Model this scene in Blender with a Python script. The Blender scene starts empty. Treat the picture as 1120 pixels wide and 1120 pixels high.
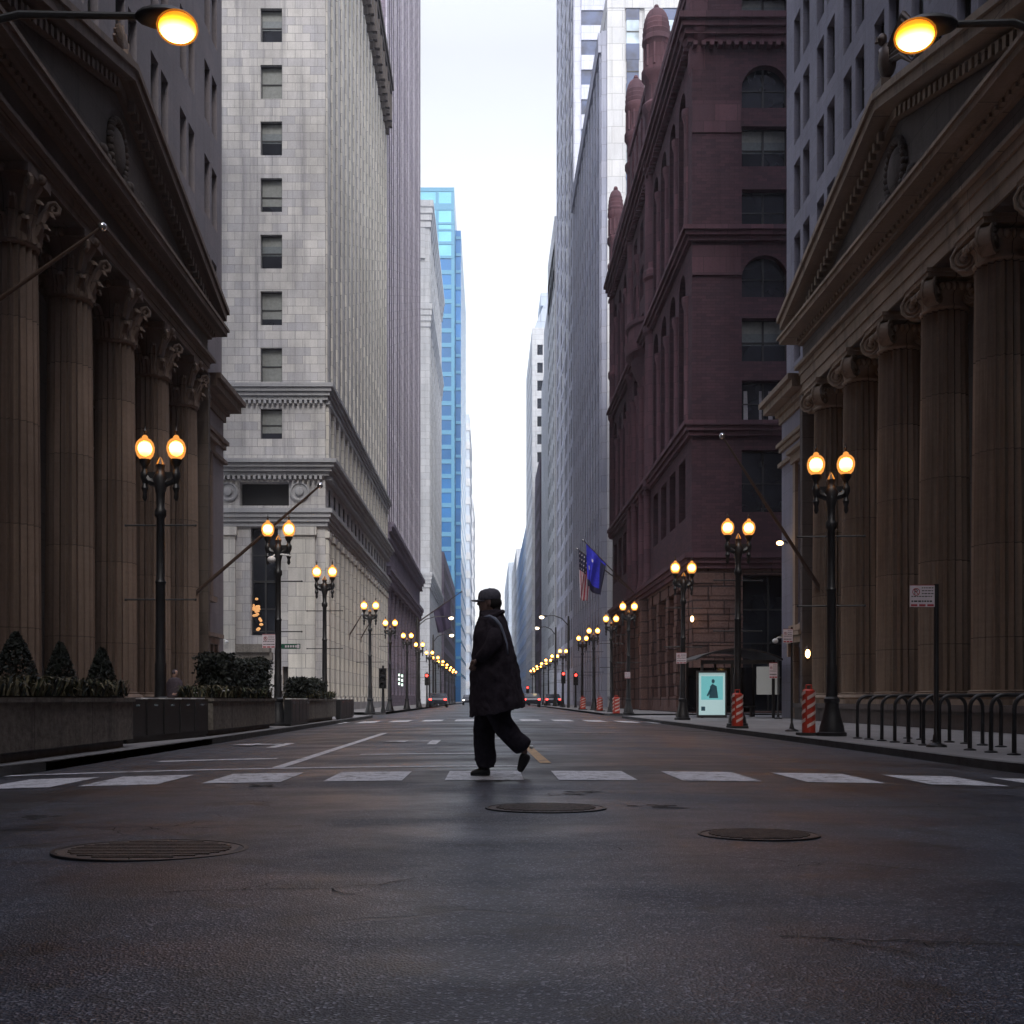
import bpy, bmesh, math, random
from mathutils import Matrix, Vector, noise
random.seed(7)
PI = math.pi
R = math.radians
SC = bpy.context.scene
COL = SC.collection
F = 1165.0
HC = .736
def wx(px, Y): return (px - 535) * Y / F
def wz(py, Y): return HC + (765 - py) * Y / F

# ------------------------------------------------------------------ materials
def new_mat(name):
    m = bpy.data.materials.new(name); m.use_nodes = True
    nt = m.node_tree
    for n in list(nt.nodes): nt.nodes.remove(n)
    out = nt.nodes.new('ShaderNodeOutputMaterial')
    b = nt.nodes.new('ShaderNodeBsdfPrincipled')
    nt.links.new(b.outputs[0], out.inputs[0])
    return m, nt, b
def nd(nt, t, **kw):
    n = nt.nodes.new(t)
    for k, v in kw.items():
        if k[0] == '_': n.inputs[k[1:].replace('_', ' ')].default_value = v
        else: setattr(n, k, v)
    return n
def mixc(nt, fac, a, b, mode='MIX'):
    n = nt.nodes.new('ShaderNodeMix'); n.data_type = 'RGBA'; n.blend_type = mode
    for i, v in ((0, fac), (6, a), (7, b)):
        if hasattr(v, 'is_linked') or hasattr(v, 'links'): nt.links.new(v, n.inputs[i])
        else: n.inputs[i].default_value = v if i == 0 else (tuple(v) + (1,) if len(v) == 3 else v)
    return n.outputs[2]
def ramp(nt, src, stops):
    n = nt.nodes.new('ShaderNodeValToRGB')
    e = n.color_ramp.elements
    while len(e) < len(stops): e.new(.5)
    for i, (p, c) in enumerate(stops):
        e[i].position = p
        e[i].color = (c, c, c, 1) if not isinstance(c, (tuple, list)) else tuple(c) + (1,)
    nt.links.new(src, n.inputs[0])
    return n.outputs[0]
def noise_n(nt, vec, scale, detail=4, rough=.55):
    n = nd(nt, 'ShaderNodeTexNoise', _Scale=scale, _Detail=detail, _Roughness=rough)
    nt.links.new(vec, n.inputs['Vector']); return n.outputs[0]
def mapping(nt, vec, sc=(1, 1, 1)):
    n = nd(nt, 'ShaderNodeMapping'); n.inputs['Scale'].default_value = sc
    nt.links.new(vec, n.inputs[0]); return n.outputs[0]
def plain(name, col, rough=.6, metal=0, var=.15, scale=6, bump=0, spec=.5):
    m, nt, b = new_mat(name)
    g = nt.nodes.new('ShaderNodeNewGeometry').outputs['Position']
    nz = noise_n(nt, g, scale)
    c = mixc(nt, ramp(nt, nz, [(.3, 0), (.7, 1)]), [x * (1 - var) for x in col], [min(1, x * (1 + var)) for x in col])
    nt.links.new(c, b.inputs['Base Color'])
    b.inputs['Roughness'].default_value = rough
    b.inputs['Metallic'].default_value = metal
    b.inputs['Specular IOR Level'].default_value = spec
    if bump:
        bp = nd(nt, 'ShaderNodeBump', _Strength=bump, _Distance=.02)
        nt.links.new(noise_n(nt, g, scale * 5), bp.inputs['Height']); nt.links.new(bp.outputs[0], b.inputs['Normal'])
    return m
def emis(name, col, strength):
    m, nt, b = new_mat(name)
    b.inputs['Base Color'].default_value = tuple(min(1, c) for c in col) + (1,)
    b.inputs['Emission Color'].default_value = tuple(col) + (1,)
    b.inputs['Emission Strength'].default_value = strength
    return m
def stone(name, c1, c2, mortar, bw=1.1, bh=.55, ms=.012, rough=.85, stain=.35, streak=.3, bumps=.5, blockmix=.5, graincol=.12):
    """ashlar in UV metres: blocks with their own tone, joints, stains and rain streaks"""
    m, nt, b = new_mat(name)
    uv = nt.nodes.new('ShaderNodeTexCoord').outputs['UV']
    br = nd(nt, 'ShaderNodeTexBrick', offset=.5, squash=1.0)
    br.inputs['Color1'].default_value = tuple(c1) + (1,); br.inputs['Color2'].default_value = tuple(c2) + (1,)
    br.inputs['Mortar'].default_value = tuple(mortar) + (1,)
    br.inputs['Scale'].default_value = 1; br.inputs['Brick Width'].default_value = bw; br.inputs['Row Height'].default_value = bh
    br.inputs['Mortar Size'].default_value = ms; br.inputs['Mortar Smooth'].default_value = .3; br.inputs['Bias'].default_value = (blockmix - .5) * 2
    nt.links.new(uv, br.inputs['Vector'])
    st = noise_n(nt, mapping(nt, uv, (.35, .16, 1)), 1.0, 6, .65)
    c = mixc(nt, ramp(nt, st, [(.38, stain), (.62, 0)]), br.outputs[0], [x * .45 for x in c1])
    sk = noise_n(nt, mapping(nt, uv, (1.6, .05, 1)), 1.0, 5, .7)
    c = mixc(nt, ramp(nt, sk, [(.5, 0), (.68, streak)]), c, [x * .4 for x in c2])
    gr = noise_n(nt, uv, 9, 5, .7)
    c = mixc(nt, graincol, c, ramp(nt, gr, [(.3, .0), (.7, 1)]), 'SOFT_LIGHT')
    nt.links.new(c, b.inputs['Base Color'])
    b.inputs['Roughness'].default_value = rough
    b.inputs['Specular IOR Level'].default_value = .3
    if bumps:
        mx = nd(nt, 'ShaderNodeMath', operation='MULTIPLY_ADD'); mx.inputs[1].default_value = -1.2
        nt.links.new(br.outputs['Fac'], mx.inputs[0]); nt.links.new(gr, mx.inputs[2])
        bp = nd(nt, 'ShaderNodeBump', _Strength=bumps, _Distance=.02)
        nt.links.new(mx.outputs[0], bp.inputs['Height']); nt.links.new(bp.outputs[0], b.inputs['Normal'])
    return m

M = {}
M['white_stone'] = stone('pale terracotta', (.60, .58, .56), (.40, .395, .43), (.2, .2, .2), .95, .52, .014, stain=.6, streak=.6, blockmix=.42)
M['cream_pier'] = stone('cream pier', (.66, .63, .57), (.52, .50, .48), (.2, .2, .2), 1.2, .9, .02, stain=.5, streak=.5)
M['white_trim'] = stone('pale trim', (.40, .40, .41), (.34, .34, .36), (.2, .2, .2), 1.6, 1.2, .008, stain=.35)
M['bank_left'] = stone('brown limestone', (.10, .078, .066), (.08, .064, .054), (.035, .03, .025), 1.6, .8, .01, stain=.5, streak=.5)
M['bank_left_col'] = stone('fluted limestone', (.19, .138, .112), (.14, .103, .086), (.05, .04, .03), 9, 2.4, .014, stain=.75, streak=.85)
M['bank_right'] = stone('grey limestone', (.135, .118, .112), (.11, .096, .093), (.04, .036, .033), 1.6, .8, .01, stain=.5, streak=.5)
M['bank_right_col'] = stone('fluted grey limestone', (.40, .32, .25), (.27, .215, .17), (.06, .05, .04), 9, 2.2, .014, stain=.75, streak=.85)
M['tower_left'] = stone('tower limestone left', (.19, .165, .175), (.16, .145, .16), (.16, .15, .16), 1.3, .7, .01)
M['tower_right'] = stone('tower limestone right', (.25, .25, .31), (.21, .21, .27), (.18, .18, .2), 1.3, .7, .01)
M['red_stone'] = stone('red brick', (.095, .046, .060), (.060, .033, .046), (.04, .024, .028), .5, .16, .01, stain=.3, streak=.25)
M['red_rough'] = stone('rough red granite', (.19, .115, .10), (.12, .075, .068), (.04, .025, .025), 1.7, .75, .05, stain=.4, streak=.3, bumps=1.0, graincol=.4)
M['red_trim'] = stone('red terracotta trim', (.15, .074, .092), (.075, .042, .056), (.04, .022, .026), 1.2, .9, .012, stain=.4)
M['purple_brick'] = stone('mauve brick', (.25, .21, .27), (.17, .15, .21), (.12, .1, .12), 1.0, .4, .02, stain=.3)
M['purple_pier'] = stone('mauve pier', (.50, .48, .56), (.40, .38, .46), (.2, .2, .2), 1.0, .9, .02, stain=.3)
M['pale_stone'] = stone('hazed pale limestone', (.72, .74, .77), (.62, .65, .69), (.3, .3, .32), 1.6, 1.2, .02, stain=.25)  # pale limestone, lightened further to carry distance haze in its colour
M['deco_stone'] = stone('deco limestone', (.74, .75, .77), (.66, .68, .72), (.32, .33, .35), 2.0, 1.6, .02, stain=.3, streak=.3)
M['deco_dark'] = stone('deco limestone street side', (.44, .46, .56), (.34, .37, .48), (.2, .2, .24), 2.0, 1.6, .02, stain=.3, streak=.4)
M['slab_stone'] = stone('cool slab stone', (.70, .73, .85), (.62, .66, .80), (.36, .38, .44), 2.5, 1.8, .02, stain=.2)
M['far_stone'] = stone('hazed far stone', (.60, .68, .78), (.52, .60, .72), (.3, .33, .4), 4, 3.2, .05, stain=.2)  # pale blue of distance haze put into the stone colour
M['dark_brick'] = stone('dark purple brick', (.12, .09, .13), (.09, .07, .1), (.06, .05, .07), .8, .3, .02)
M['black'] = plain('black painted metal', (.012, .012, .014), .45, .0, .3, 8)
M['dark_frame'] = plain('dark window frame', (.03, .03, .032), .5)
M['grey_frame'] = plain('grey window frame', (.16, .15, .17), .5)
M['bronze'] = plain('dark bronze', (.05, .03, .022), .5, .3)
M['shade'] = plain('drawn window shade', (.20, .21, .20), .7, spec=.6)
M['shade_dim'] = plain('dim window shade', (.12, .14, .15), .5, spec=.6)
M['curtain'] = plain('pale curtain', (.35, .35, .38), .8)
M['concrete'] = stone('planter concrete', (.24, .215, .185), (.20, .18, .16), (.08, .07, .06), 1.9, 3.0, .012, stain=.7, streak=.8, bumps=.6, graincol=.5)
M['walk'] = stone('sidewalk', (.26, .255, .26), (.23, .225, .23), (.12, .12, .12), 1.5, 1.5, .015, rough=.7, stain=.5, streak=.1)
M['kerb'] = plain('kerb granite', (.12, .12, .125), .8, 0, .3, 5, .3)
M['orange'] = plain('orange barricade plastic', (.40, .035, .018), .5)
M['white_refl'] = plain('reflective white stripe', (.6, .45, .42), .5)
M['cloth'] = plain('dark coat cloth', (.05, .04, .05), .95, 0, .3, 20, .4, .2)
M['trouser'] = plain('dark trousers', (.034, .03, .04), .95, 0, .3, 25, .4, .2)
M['skin'] = plain('skin', (.26, .16, .13), .6, 0, .1)
M['hair'] = plain('dark hair', (.02, .017, .015), .8)
M['shoe'] = plain('shoe leather', (.01, .01, .012), .5)
M['capcloth'] = plain('grey cap cloth', (.15, .145, .17), .95, 0, .25, 40, .3, .2)
M['strap'] = plain('pale strap webbing', (.30, .33, .42), .8)
M['white'] = plain('white plastic', (.7, .7, .7), .5)
M['sign_white'] = plain('sign face', (.62, .55, .60), .6, 0, .05)
M['sign_red'] = plain('sign red', (.35, .03, .04), .6, 0, .05)
M['sign_black'] = plain('sign black', (.03, .03, .03), .6, 0, .05)
M['sign_green'] = plain('street name green', (.01, .09, .055), .5, 0, .05)
M['iron'] = plain('cast iron cover', (.085, .062, .052), .42, 0, .5, 20, .5)
M['leaf_dark'] = plain('dark evergreen leaf', (.011, .016, .012), .7, 0, .5, 9)
M['leaf_dry'] = plain('dry grass leaf', (.10, .085, .045), .8, 0, .5, 9)
M['leaf_green'] = plain('green leaf', (.045, .06, .025), .7, 0, .5, 9)
M['petal'] = plain('white petal', (.6, .6, .6), .7)
M['soil'] = plain('soil', (.03, .022, .016), .95)
M['stem'] = plain('stem bark', (.05, .035, .025), .9)
M['rubber'] = plain('tyre rubber', (.015, .015, .015), .8)
M['carpaint'] = plain('dark car paint', (.03, .035, .05), .25, .3, .05)
M['carred'] = plain('red car paint', (.2, .02, .025), .3, .2, .05)
M['chrome'] = plain('chrome', (.5, .5, .52), .2, .9, .05)
M['wood_door'] = plain('brown door', (.12, .05, .03), .5)
M['globe'] = None
def glass(name, col, rough=.08, spec=.8, metal=0, var=.5, vs=.35):
    m, nt, b = new_mat(name)
    g = nt.nodes.new('ShaderNodeNewGeometry').outputs['Position']
    nz = noise_n(nt, g, vs, 3)
    c = mixc(nt, ramp(nt, nz, [(.4, 0), (.6, 1)]), [x * (1 - var) for x in col], [x * (1 + var) for x in col])
    nt.links.new(c, b.inputs['Base Color'])
    b.inputs['Roughness'].default_value = rough; b.inputs['Specular IOR Level'].default_value = spec
    b.inputs['Metallic'].default_value = metal
    bp = nd(nt, 'ShaderNodeBump', _Strength=.06, _Distance=.05)
    nt.links.new(noise_n(nt, g, .9, 2), bp.inputs['Height']); nt.links.new(bp.outputs[0], b.inputs['Normal'])
    return m
M['glass'] = glass('dark window glass', (.02, .022, .028))
M['pane_matte'] = plain('dull dark window', (.016, .022, .045), .6, spec=.2)
M['glass_blue'] = glass('blue curtain wall glass', (.03, .17, .42), .22, .7, .1, .25, .03)
M['glass_sky'] = glass('pale blue curtain wall glass', (.19, .54, .74), .3, .5, 0, .12, .05)
M['blue_mull'] = plain('teal mullion', (.10, .29, .45), .5)
M['glass_tint'] = glass('bluish office glass', (.05, .08, .17), .1, .8)
M['pane_light'] = glass('bright office glass', (.35, .45, .55), .15, .8)
# lamp globes: opal glass glowing, hotter in the middle of the globe, warmer at its neck and crown
def globe_mat():
    m, nt, b = new_mat('glowing opal globe')
    oc = nt.nodes.new('ShaderNodeTexCoord').outputs['Object']
    s = nd(nt, 'ShaderNodeSeparateXYZ'); nt.links.new(oc, s.inputs[0])
    mr = nd(nt, 'ShaderNodeMapRange'); mr.inputs[1].default_value = -.16; mr.inputs[2].default_value = .22
    nt.links.new(s.outputs[2], mr.inputs[0])
    c = ramp(nt, mr.outputs[0], [(0, (1, .30, .03)), (.3, (1, .5, .10)), (.45, (1, .54, .14)), (.62, (1, .5, .10)), (.8, (1, .38, .05)), (1, (1, .3, .03))])
    st = ramp(nt, mr.outputs[0], [(0, .35), (.3, 1), (.62, 1), (.8, .45), (1, .1)])
    mu = nd(nt, 'ShaderNodeMath', operation='MULTIPLY'); mu.inputs[1].default_value = GLOBE
    nt.links.new(st, mu.inputs[0])
    b.inputs['Base Color'].default_value = (.8, .6, .4, 1)
    nt.links.new(c, b.inputs['Emission Color']); nt.links.new(mu.outputs[0], b.inputs['Emission Strength'])
    return m
GLOBE = 38.0
M['bulb'] = globe_mat()
def shell_mat(name, tint, col, s, fac):
    m = bpy.data.materials.new(name); m.use_nodes = True; nt = m.node_tree
    for n in list(nt.nodes): nt.nodes.remove(n)
    out = nt.nodes.new('ShaderNodeOutputMaterial'); mx = nt.nodes.new('ShaderNodeMixShader'); t = nt.nodes.new('ShaderNodeBsdfTransparent'); e = nt.nodes.new('ShaderNodeEmission')
    t.inputs[0].default_value = tuple(tint) + (1,); e.inputs[0].default_value = tuple(col) + (1,); e.inputs[1].default_value = s; mx.inputs[0].default_value = fac
    nt.links.new(t.outputs[0], mx.inputs[1]); nt.links.new(e.outputs[0], mx.inputs[2]); nt.links.new(mx.outputs[0], out.inputs[0]); return m
M['globe'] = shell_mat('amber opal shell', (1, .74, .42), (1, .42, .10), .95, .45)
M['bowl'] = shell_mat('amber refractor bowl', (1, .85, .5), (1, .32, .03), .8, .3)
def sodium_mat():
    m, nt, b = new_mat('sodium street light lens')
    oc = nt.nodes.new('ShaderNodeTexCoord').outputs['Object']; s = nd(nt, 'ShaderNodeSeparateXYZ'); nt.links.new(oc, s.inputs[0])
    mr = nd(nt, 'ShaderNodeMapRange'); mr.inputs[1].default_value = -.16; mr.inputs[2].default_value = .04; nt.links.new(s.outputs[2], mr.inputs[0])
    c = ramp(nt, mr.outputs[0], [(0, (1, .75, .35)), (.45, (1, .6, .14)), (.75, (1, .38, .02)), (1, (1, .16, .0))])
    st = ramp(nt, mr.outputs[0], [(0, 1), (.45, .6), (.75, .16), (1, .07)])
    mu = nd(nt, 'ShaderNodeMath', operation='MULTIPLY'); mu.inputs[1].default_value = 26; nt.links.new(st, mu.inputs[0])
    nt.links.new(c, b.inputs['Emission Color']); nt.links.new(mu.outputs[0], b.inputs['Emission Strength']); b.inputs['Base Color'].default_value = (.6, .3, .1, 1)
    return m
M['sodium'] = sodium_mat()
M['farlamp'] = emis('far street light lens', (1, .8, .5), 5)
M['red_lit'] = emis('lit red signal', (1, .04, .03), 6)
M['tail'] = emis('lit tail light', (1, .05, .04), 5)
M['headlight'] = emis('lit headlight', (1, .9, .75), 4)
M['warm_lit'] = emis('warm lamp', (1, .6, .25), 6)
M['warm_dim'] = emis('dim warm glow', (1, .5, .18), .28)
M['green_lit'] = emis('cool green white light', (.7, 1, .8), 1.5)
M['shop_lit'] = emis('dim lit shop window', (.45, .45, .42), .12)

# ------------------------------------------------------------------ mesh builder
class MB:
    def __init__(s): s.v = []; s.f = []; s.mi = []; s.sm = []; s.m = Matrix.Identity(4); s.cm = 0
    def add(s, vs, fs, smooth=False):
        o = len(s.v); m = s.m
        s.v += [tuple(m @ Vector(p)) for p in vs]
        for f in fs:
            s.f.append(tuple(i + o for i in f)); s.mi.append(s.cm); s.sm.append(smooth)
        return s
    def box(s, x0, x1, y0, y1, z0, z1):
        x0, x1 = min(x0, x1), max(x0, x1); y0, y1 = min(y0, y1), max(y0, y1); z0, z1 = min(z0, z1), max(z0, z1)
        v = [(x, y, z) for z in (z0, z1) for y in (y0, y1) for x in (x0, x1)]
        return s.add(v, [(0, 2, 3, 1), (4, 5, 7, 6), (0, 1, 5, 4), (2, 6, 7, 3), (0, 4, 6, 2), (1, 3, 7, 5)])
    def quad(s, *p): return s.add(p, [tuple(range(len(p)))])
    def prism(s, pts, axis, a0, a1):
        """extrude a polygon; axis 0: pts are (y,z); axis 1: (x,z); axis 2: (x,y)"""
        n = len(pts)
        def mk(p, a): return (a, p[0], p[1]) if axis == 0 else ((p[0], a, p[1]) if axis == 1 else (p[0], p[1], a))
        v = [mk(p, a0) for p in pts] + [mk(p, a1) for p in pts]
        fs = [tuple(range(n))[::-1], tuple(range(n, 2 * n))] + [(i, (i + 1) % n, (i + 1) % n + n, i + n) for i in range(n)]
        return s.add(v, fs)
    def lathe(s, prof, c=(0, 0, 0), n=16, smooth=True, cap=True):
        v = []; fs = []
        for r, z in prof:
            for k in range(n):
                a = 2 * PI * k / n; v.append((c[0] + r * math.cos(a), c[1] + r * math.sin(a), c[2] + z))
        for j in range(len(prof) - 1):
            for k in range(n):
                fs.append((j * n + k, j * n + (k + 1) % n, (j + 1) * n + (k + 1) % n, (j + 1) * n + k))
        if cap: fs.append(tuple(range(n))[::-1]); fs.append(tuple((len(prof) - 1) * n + k for k in range(n)))
        return s.add(v, fs, smooth)
    def tube(s, pts, r, n=8, smooth=True, cap=True):
        pts = [Vector(p) for p in pts]; N = len(pts)
        rr = r if isinstance(r, (list, tuple)) else [r] * N
        v = []; fs = []; up = None
        for i, p in enumerate(pts):
            t = (pts[min(i + 1, N - 1)] - pts[max(i - 1, 0)]).normalized()
            if up is None: up = Vector((0, 0, 1)) if abs(t.z) < .9 else Vector((1, 0, 0))
            a = t.cross(up)
            if a.length < 1e-4: a = t.orthogonal()
            a.normalize(); b = a.cross(t).normalized(); up = b
            for k in range(n):
                q = p + (a * math.cos(2 * PI * k / n) + b * math.sin(2 * PI * k / n)) * rr[i]; v.append(tuple(q))
        for j in range(N - 1):
            for k in range(n): fs.append((j * n + k, j * n + (k + 1) % n, (j + 1) * n + (k + 1) % n, (j + 1) * n + k))
        if cap: fs.append(tuple(range(n))[::-1]); fs.append(tuple((N - 1) * n + k for k in range(n)))
        return s.add(v, fs, smooth)
    def ball(s, c, rx, ry=None, rz=None, n=12, m=8):
        ry = rx if ry is None else ry; rz = rx if rz is None else rz
        v = [(c[0], c[1], c[2] - rz)]; fs = []
        for j in range(1, m):
            t = -PI / 2 + PI * j / m
            for k in range(n):
                a = 2 * PI * k / n; v.append((c[0] + rx * math.cos(t) * math.cos(a), c[1] + ry * math.cos(t) * math.sin(a), c[2] + rz * math.sin(t)))
        v.append((c[0], c[1], c[2] + rz))
        for k in range(n):
            fs.append((0, 1 + (k + 1) % n, 1 + k)); fs.append((len(v) - 1, 1 + (m - 2) * n + k, 1 + (m - 2) * n + (k + 1) % n))
        for j in range(m - 2):
            for k in range(n): fs.append((1 + j * n + k, 1 + j * n + (k + 1) % n, 1 + (j + 1) * n + (k + 1) % n, 1 + (j + 1) * n + k))
        return s.add(v, fs, True)
    def mesh(s, name, mats, merge=False, recalc=True):
        me = bpy.data.meshes.new(name)
        me.from_pydata(s.v, [], s.f)
        for m in (mats if isinstance(mats, (list, tuple)) else [mats]): me.materials.append(m)
        me.polygons.foreach_set('material_index', s.mi); me.polygons.foreach_set('use_smooth', s.sm)
        if recalc or merge:
            bm = bmesh.new(); bm.from_mesh(me)
            if merge: bmesh.ops.remove_doubles(bm, verts=bm.verts, dist=1e-4)
            if recalc: bmesh.ops.recalc_face_normals(bm, faces=bm.faces)
            bm.to_mesh(me); bm.free()
        uv = me.uv_layers.new(name='UVMap').data
        vs = me.vertices
        for p in me.polygons:
            n = p.normal; ax, ay, az = abs(n.x), abs(n.y), abs(n.z)
            for li in p.loop_indices:
                c = vs[me.loops[li].vertex_index].co
                uv[li].uv = (c.y, c.z) if ax >= ay and ax >= az else ((c.x, c.z) if ay >= az else (c.x, c.y))
        if any(s.sm): me.set_sharp_from_angle(angle=R(38))
        me.update(); return me
    def build(s, name, mats, parent=None, merge=False, recalc=True):
        return link(name, s.mesh(name, mats, merge, recalc), parent)
def link(name, me, parent=None, mw=None):
    o = bpy.data.objects.new(name, me); COL.objects.link(o)
    if parent is not None: o.parent = parent
    if mw is not None: o.matrix_local = mw
    return o
def empty(name, label, cat, loc=(0, 0, 0), rz=0, group=None):
    o = bpy.data.objects.new(name, None); COL.objects.link(o)
    o.location = loc; o.rotation_euler = (0, 0, rz); o.empty_display_size = .3
    o['label'] = label; o['category'] = cat
    if group: o['group'] = group
    return o
def tag(o, label, cat, group=None, kind=None):
    if label: o['label'] = label
    if cat: o['category'] = cat
    if group: o['group'] = group
    if kind: o['kind'] = kind
    return o
def copy_tree(o, parent=None):
    c = o.copy(); COL.objects.link(c); c.parent = parent
    for ch in [x for x in bpy.data.objects if x.parent == o]: copy_tree(ch, c)
    return c
def dup(o, loc, rz, label, group=None):
    c = copy_tree(o); c.location = loc; c.rotation_euler = (0, 0, rz); c['label'] = label
    if group: c['group'] = group
    return c

# ------------------------------------------------------------------ building helper
_wp = {}
def win_mesh(kind, w, h):
    """returns (frame mesh, pane mesh); local x along the wall, z up, outward is -y"""
    key = (kind, round(w, 2), round(h, 2))
    if key in _wp: return _wp[key]
    fr = MB(); pa = MB(); t = .06; style, shade = (kind + '_none').split('_')[:2]
    fmat = M['dark_frame']
    if style in ('sash', 'arch', 'pair', 'strip', 'plain', 'deep', 'grid'):
        fr.box(0, t, -.05, 0, 0, h); fr.box(w - t, w, -.05, 0, 0, h); fr.box(t, w - t, -.05, 0, 0, t)
        if style != 'arch': fr.box(t, w - t, -.05, 0, h - t, h)
    if style in ('sash', 'pair', 'arch'): fr.box(t, w - t, -.045, 0, h * .48 - .03, h * .48 + .03)
    if style == 'pair' or style == 'arch': fr.box(w / 2 - .05, w / 2 + .05, -.047, 0, t, h - t)
    if style == 'grid':
        for k in range(1, 4): fr.box(t, w - t, -.04, 0, h * k / 4 - .04, h * k / 4 + .04)
        fr.box(w / 2 - .05, w / 2 + .05, -.047, 0, t, h - t)
    if style == 'arch':
        pass
    if style == 'sash': fr.box(-.08, w + .08, -.2, -.051, -.1, 0)
    y = .004
    if style == 'far':
        fr.quad((0, y, 0), (w, y, 0), (w, y, h), (0, y, h)); fm = fr.mesh('window', M['pane_matte'], recalc=False)
        _wp[key] = (fm, None); return _wp[key]
    if shade == 'full': cuts = [(0, h, 1)]
    elif shade == 'half': cuts = [(0, h * .42, 0), (h * .42, h * .7, 2), (h * .7, h, 1)]
    elif shade == 'top': cuts = [(0, h * .5, 2), (h * .5, h, 1)]
    elif shade == 'low': cuts = [(0, h * .22, 0), (h * .22, h, 1)]
    elif shade == 'curtain': cuts = [(0, h, 0)]
    else: cuts = [(0, h, 0)]
    for a, b, mi in cuts:
        pa.cm = mi; pa.quad((0, y, a), (w, y, a), (w, y, b), (0, y, b))
    if shade == 'curtain':
        pa.cm = 3
        for k in (.08, .42, .62): pa.quad((w * k, y - .002, h * .05), (w * (k + .1), y - .002, h * .05), (w * (k + .08), y - .002, h * .8), (w * k, y - .002, h * .8))
    _wp[key] = (fr.mesh('window', [fmat], recalc=False), pa.mesh('pane', [M['pane_matte'] if style in ('strip', 'plain') else M['glass'], M['shade'], M['shade_dim'], M['curtain']], recalc=False))
    return _wp[key]
class Bld:
    def __init__(s, name, label, loc, group=None):
        s.root = empty(name, label, 'building', loc, 0, group); s.off = Vector(loc); s.wins = []; s.mbs = {}
    def inv(s): return Matrix.Translation(-s.off)
    def mb(s, key='wall'):
        if key not in s.mbs: b = MB(); b.m = s.inv(); s.mbs[key] = b
        return s.mbs[key]
    def part(s, name, mb, mat, parent=None, merge=False): return mb.build(name, mat, parent or s.root, merge)
    def new(s): b = MB(); b.m = s.inv(); return b
    def finish(s, near=90, sub=True, score=None):
        cam = Vector((0, 0, HC))
        def key(t):
            p = t[1].translation; return (p - cam).length / max(.05, t[3]) if score is None else score(p)
        s.wins.sort(key=key)
        for kind, mt, w, h in s.wins[:near]:
            fm, pm = win_mesh(kind, w, h)
            o = link('window', fm, s.root, s.inv() @ mt)
            if pm:
                if sub: link('pane', pm, o)
                else: link('window_pane', pm, s.root, s.inv() @ mt)
        rest = s.wins[near:]
        if rest:
            b = MB(); mats = [M['dark_frame'], M['glass'], M['shade'], M['shade_dim'], M['curtain']]
            for kind, mt, w, h in rest:
                fm, pm = win_mesh(kind, w, h); b.m = s.inv() @ mt
                for me, off in ((fm, 0), (pm, 1)):
                    if me is None: continue
                    o = len(b.v); b.v += [tuple(b.m @ v.co) for v in me.vertices]
                    for p in me.polygons:
                        b.f.append(tuple(i + o for i in p.vertices))
                        b.mi.append(1 if pm is None else (p.material_index + off)); b.sm.append(False)
            o = b.build('windows', mats, s.root, recalc=False); o['kind'] = 'stuff'
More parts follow.
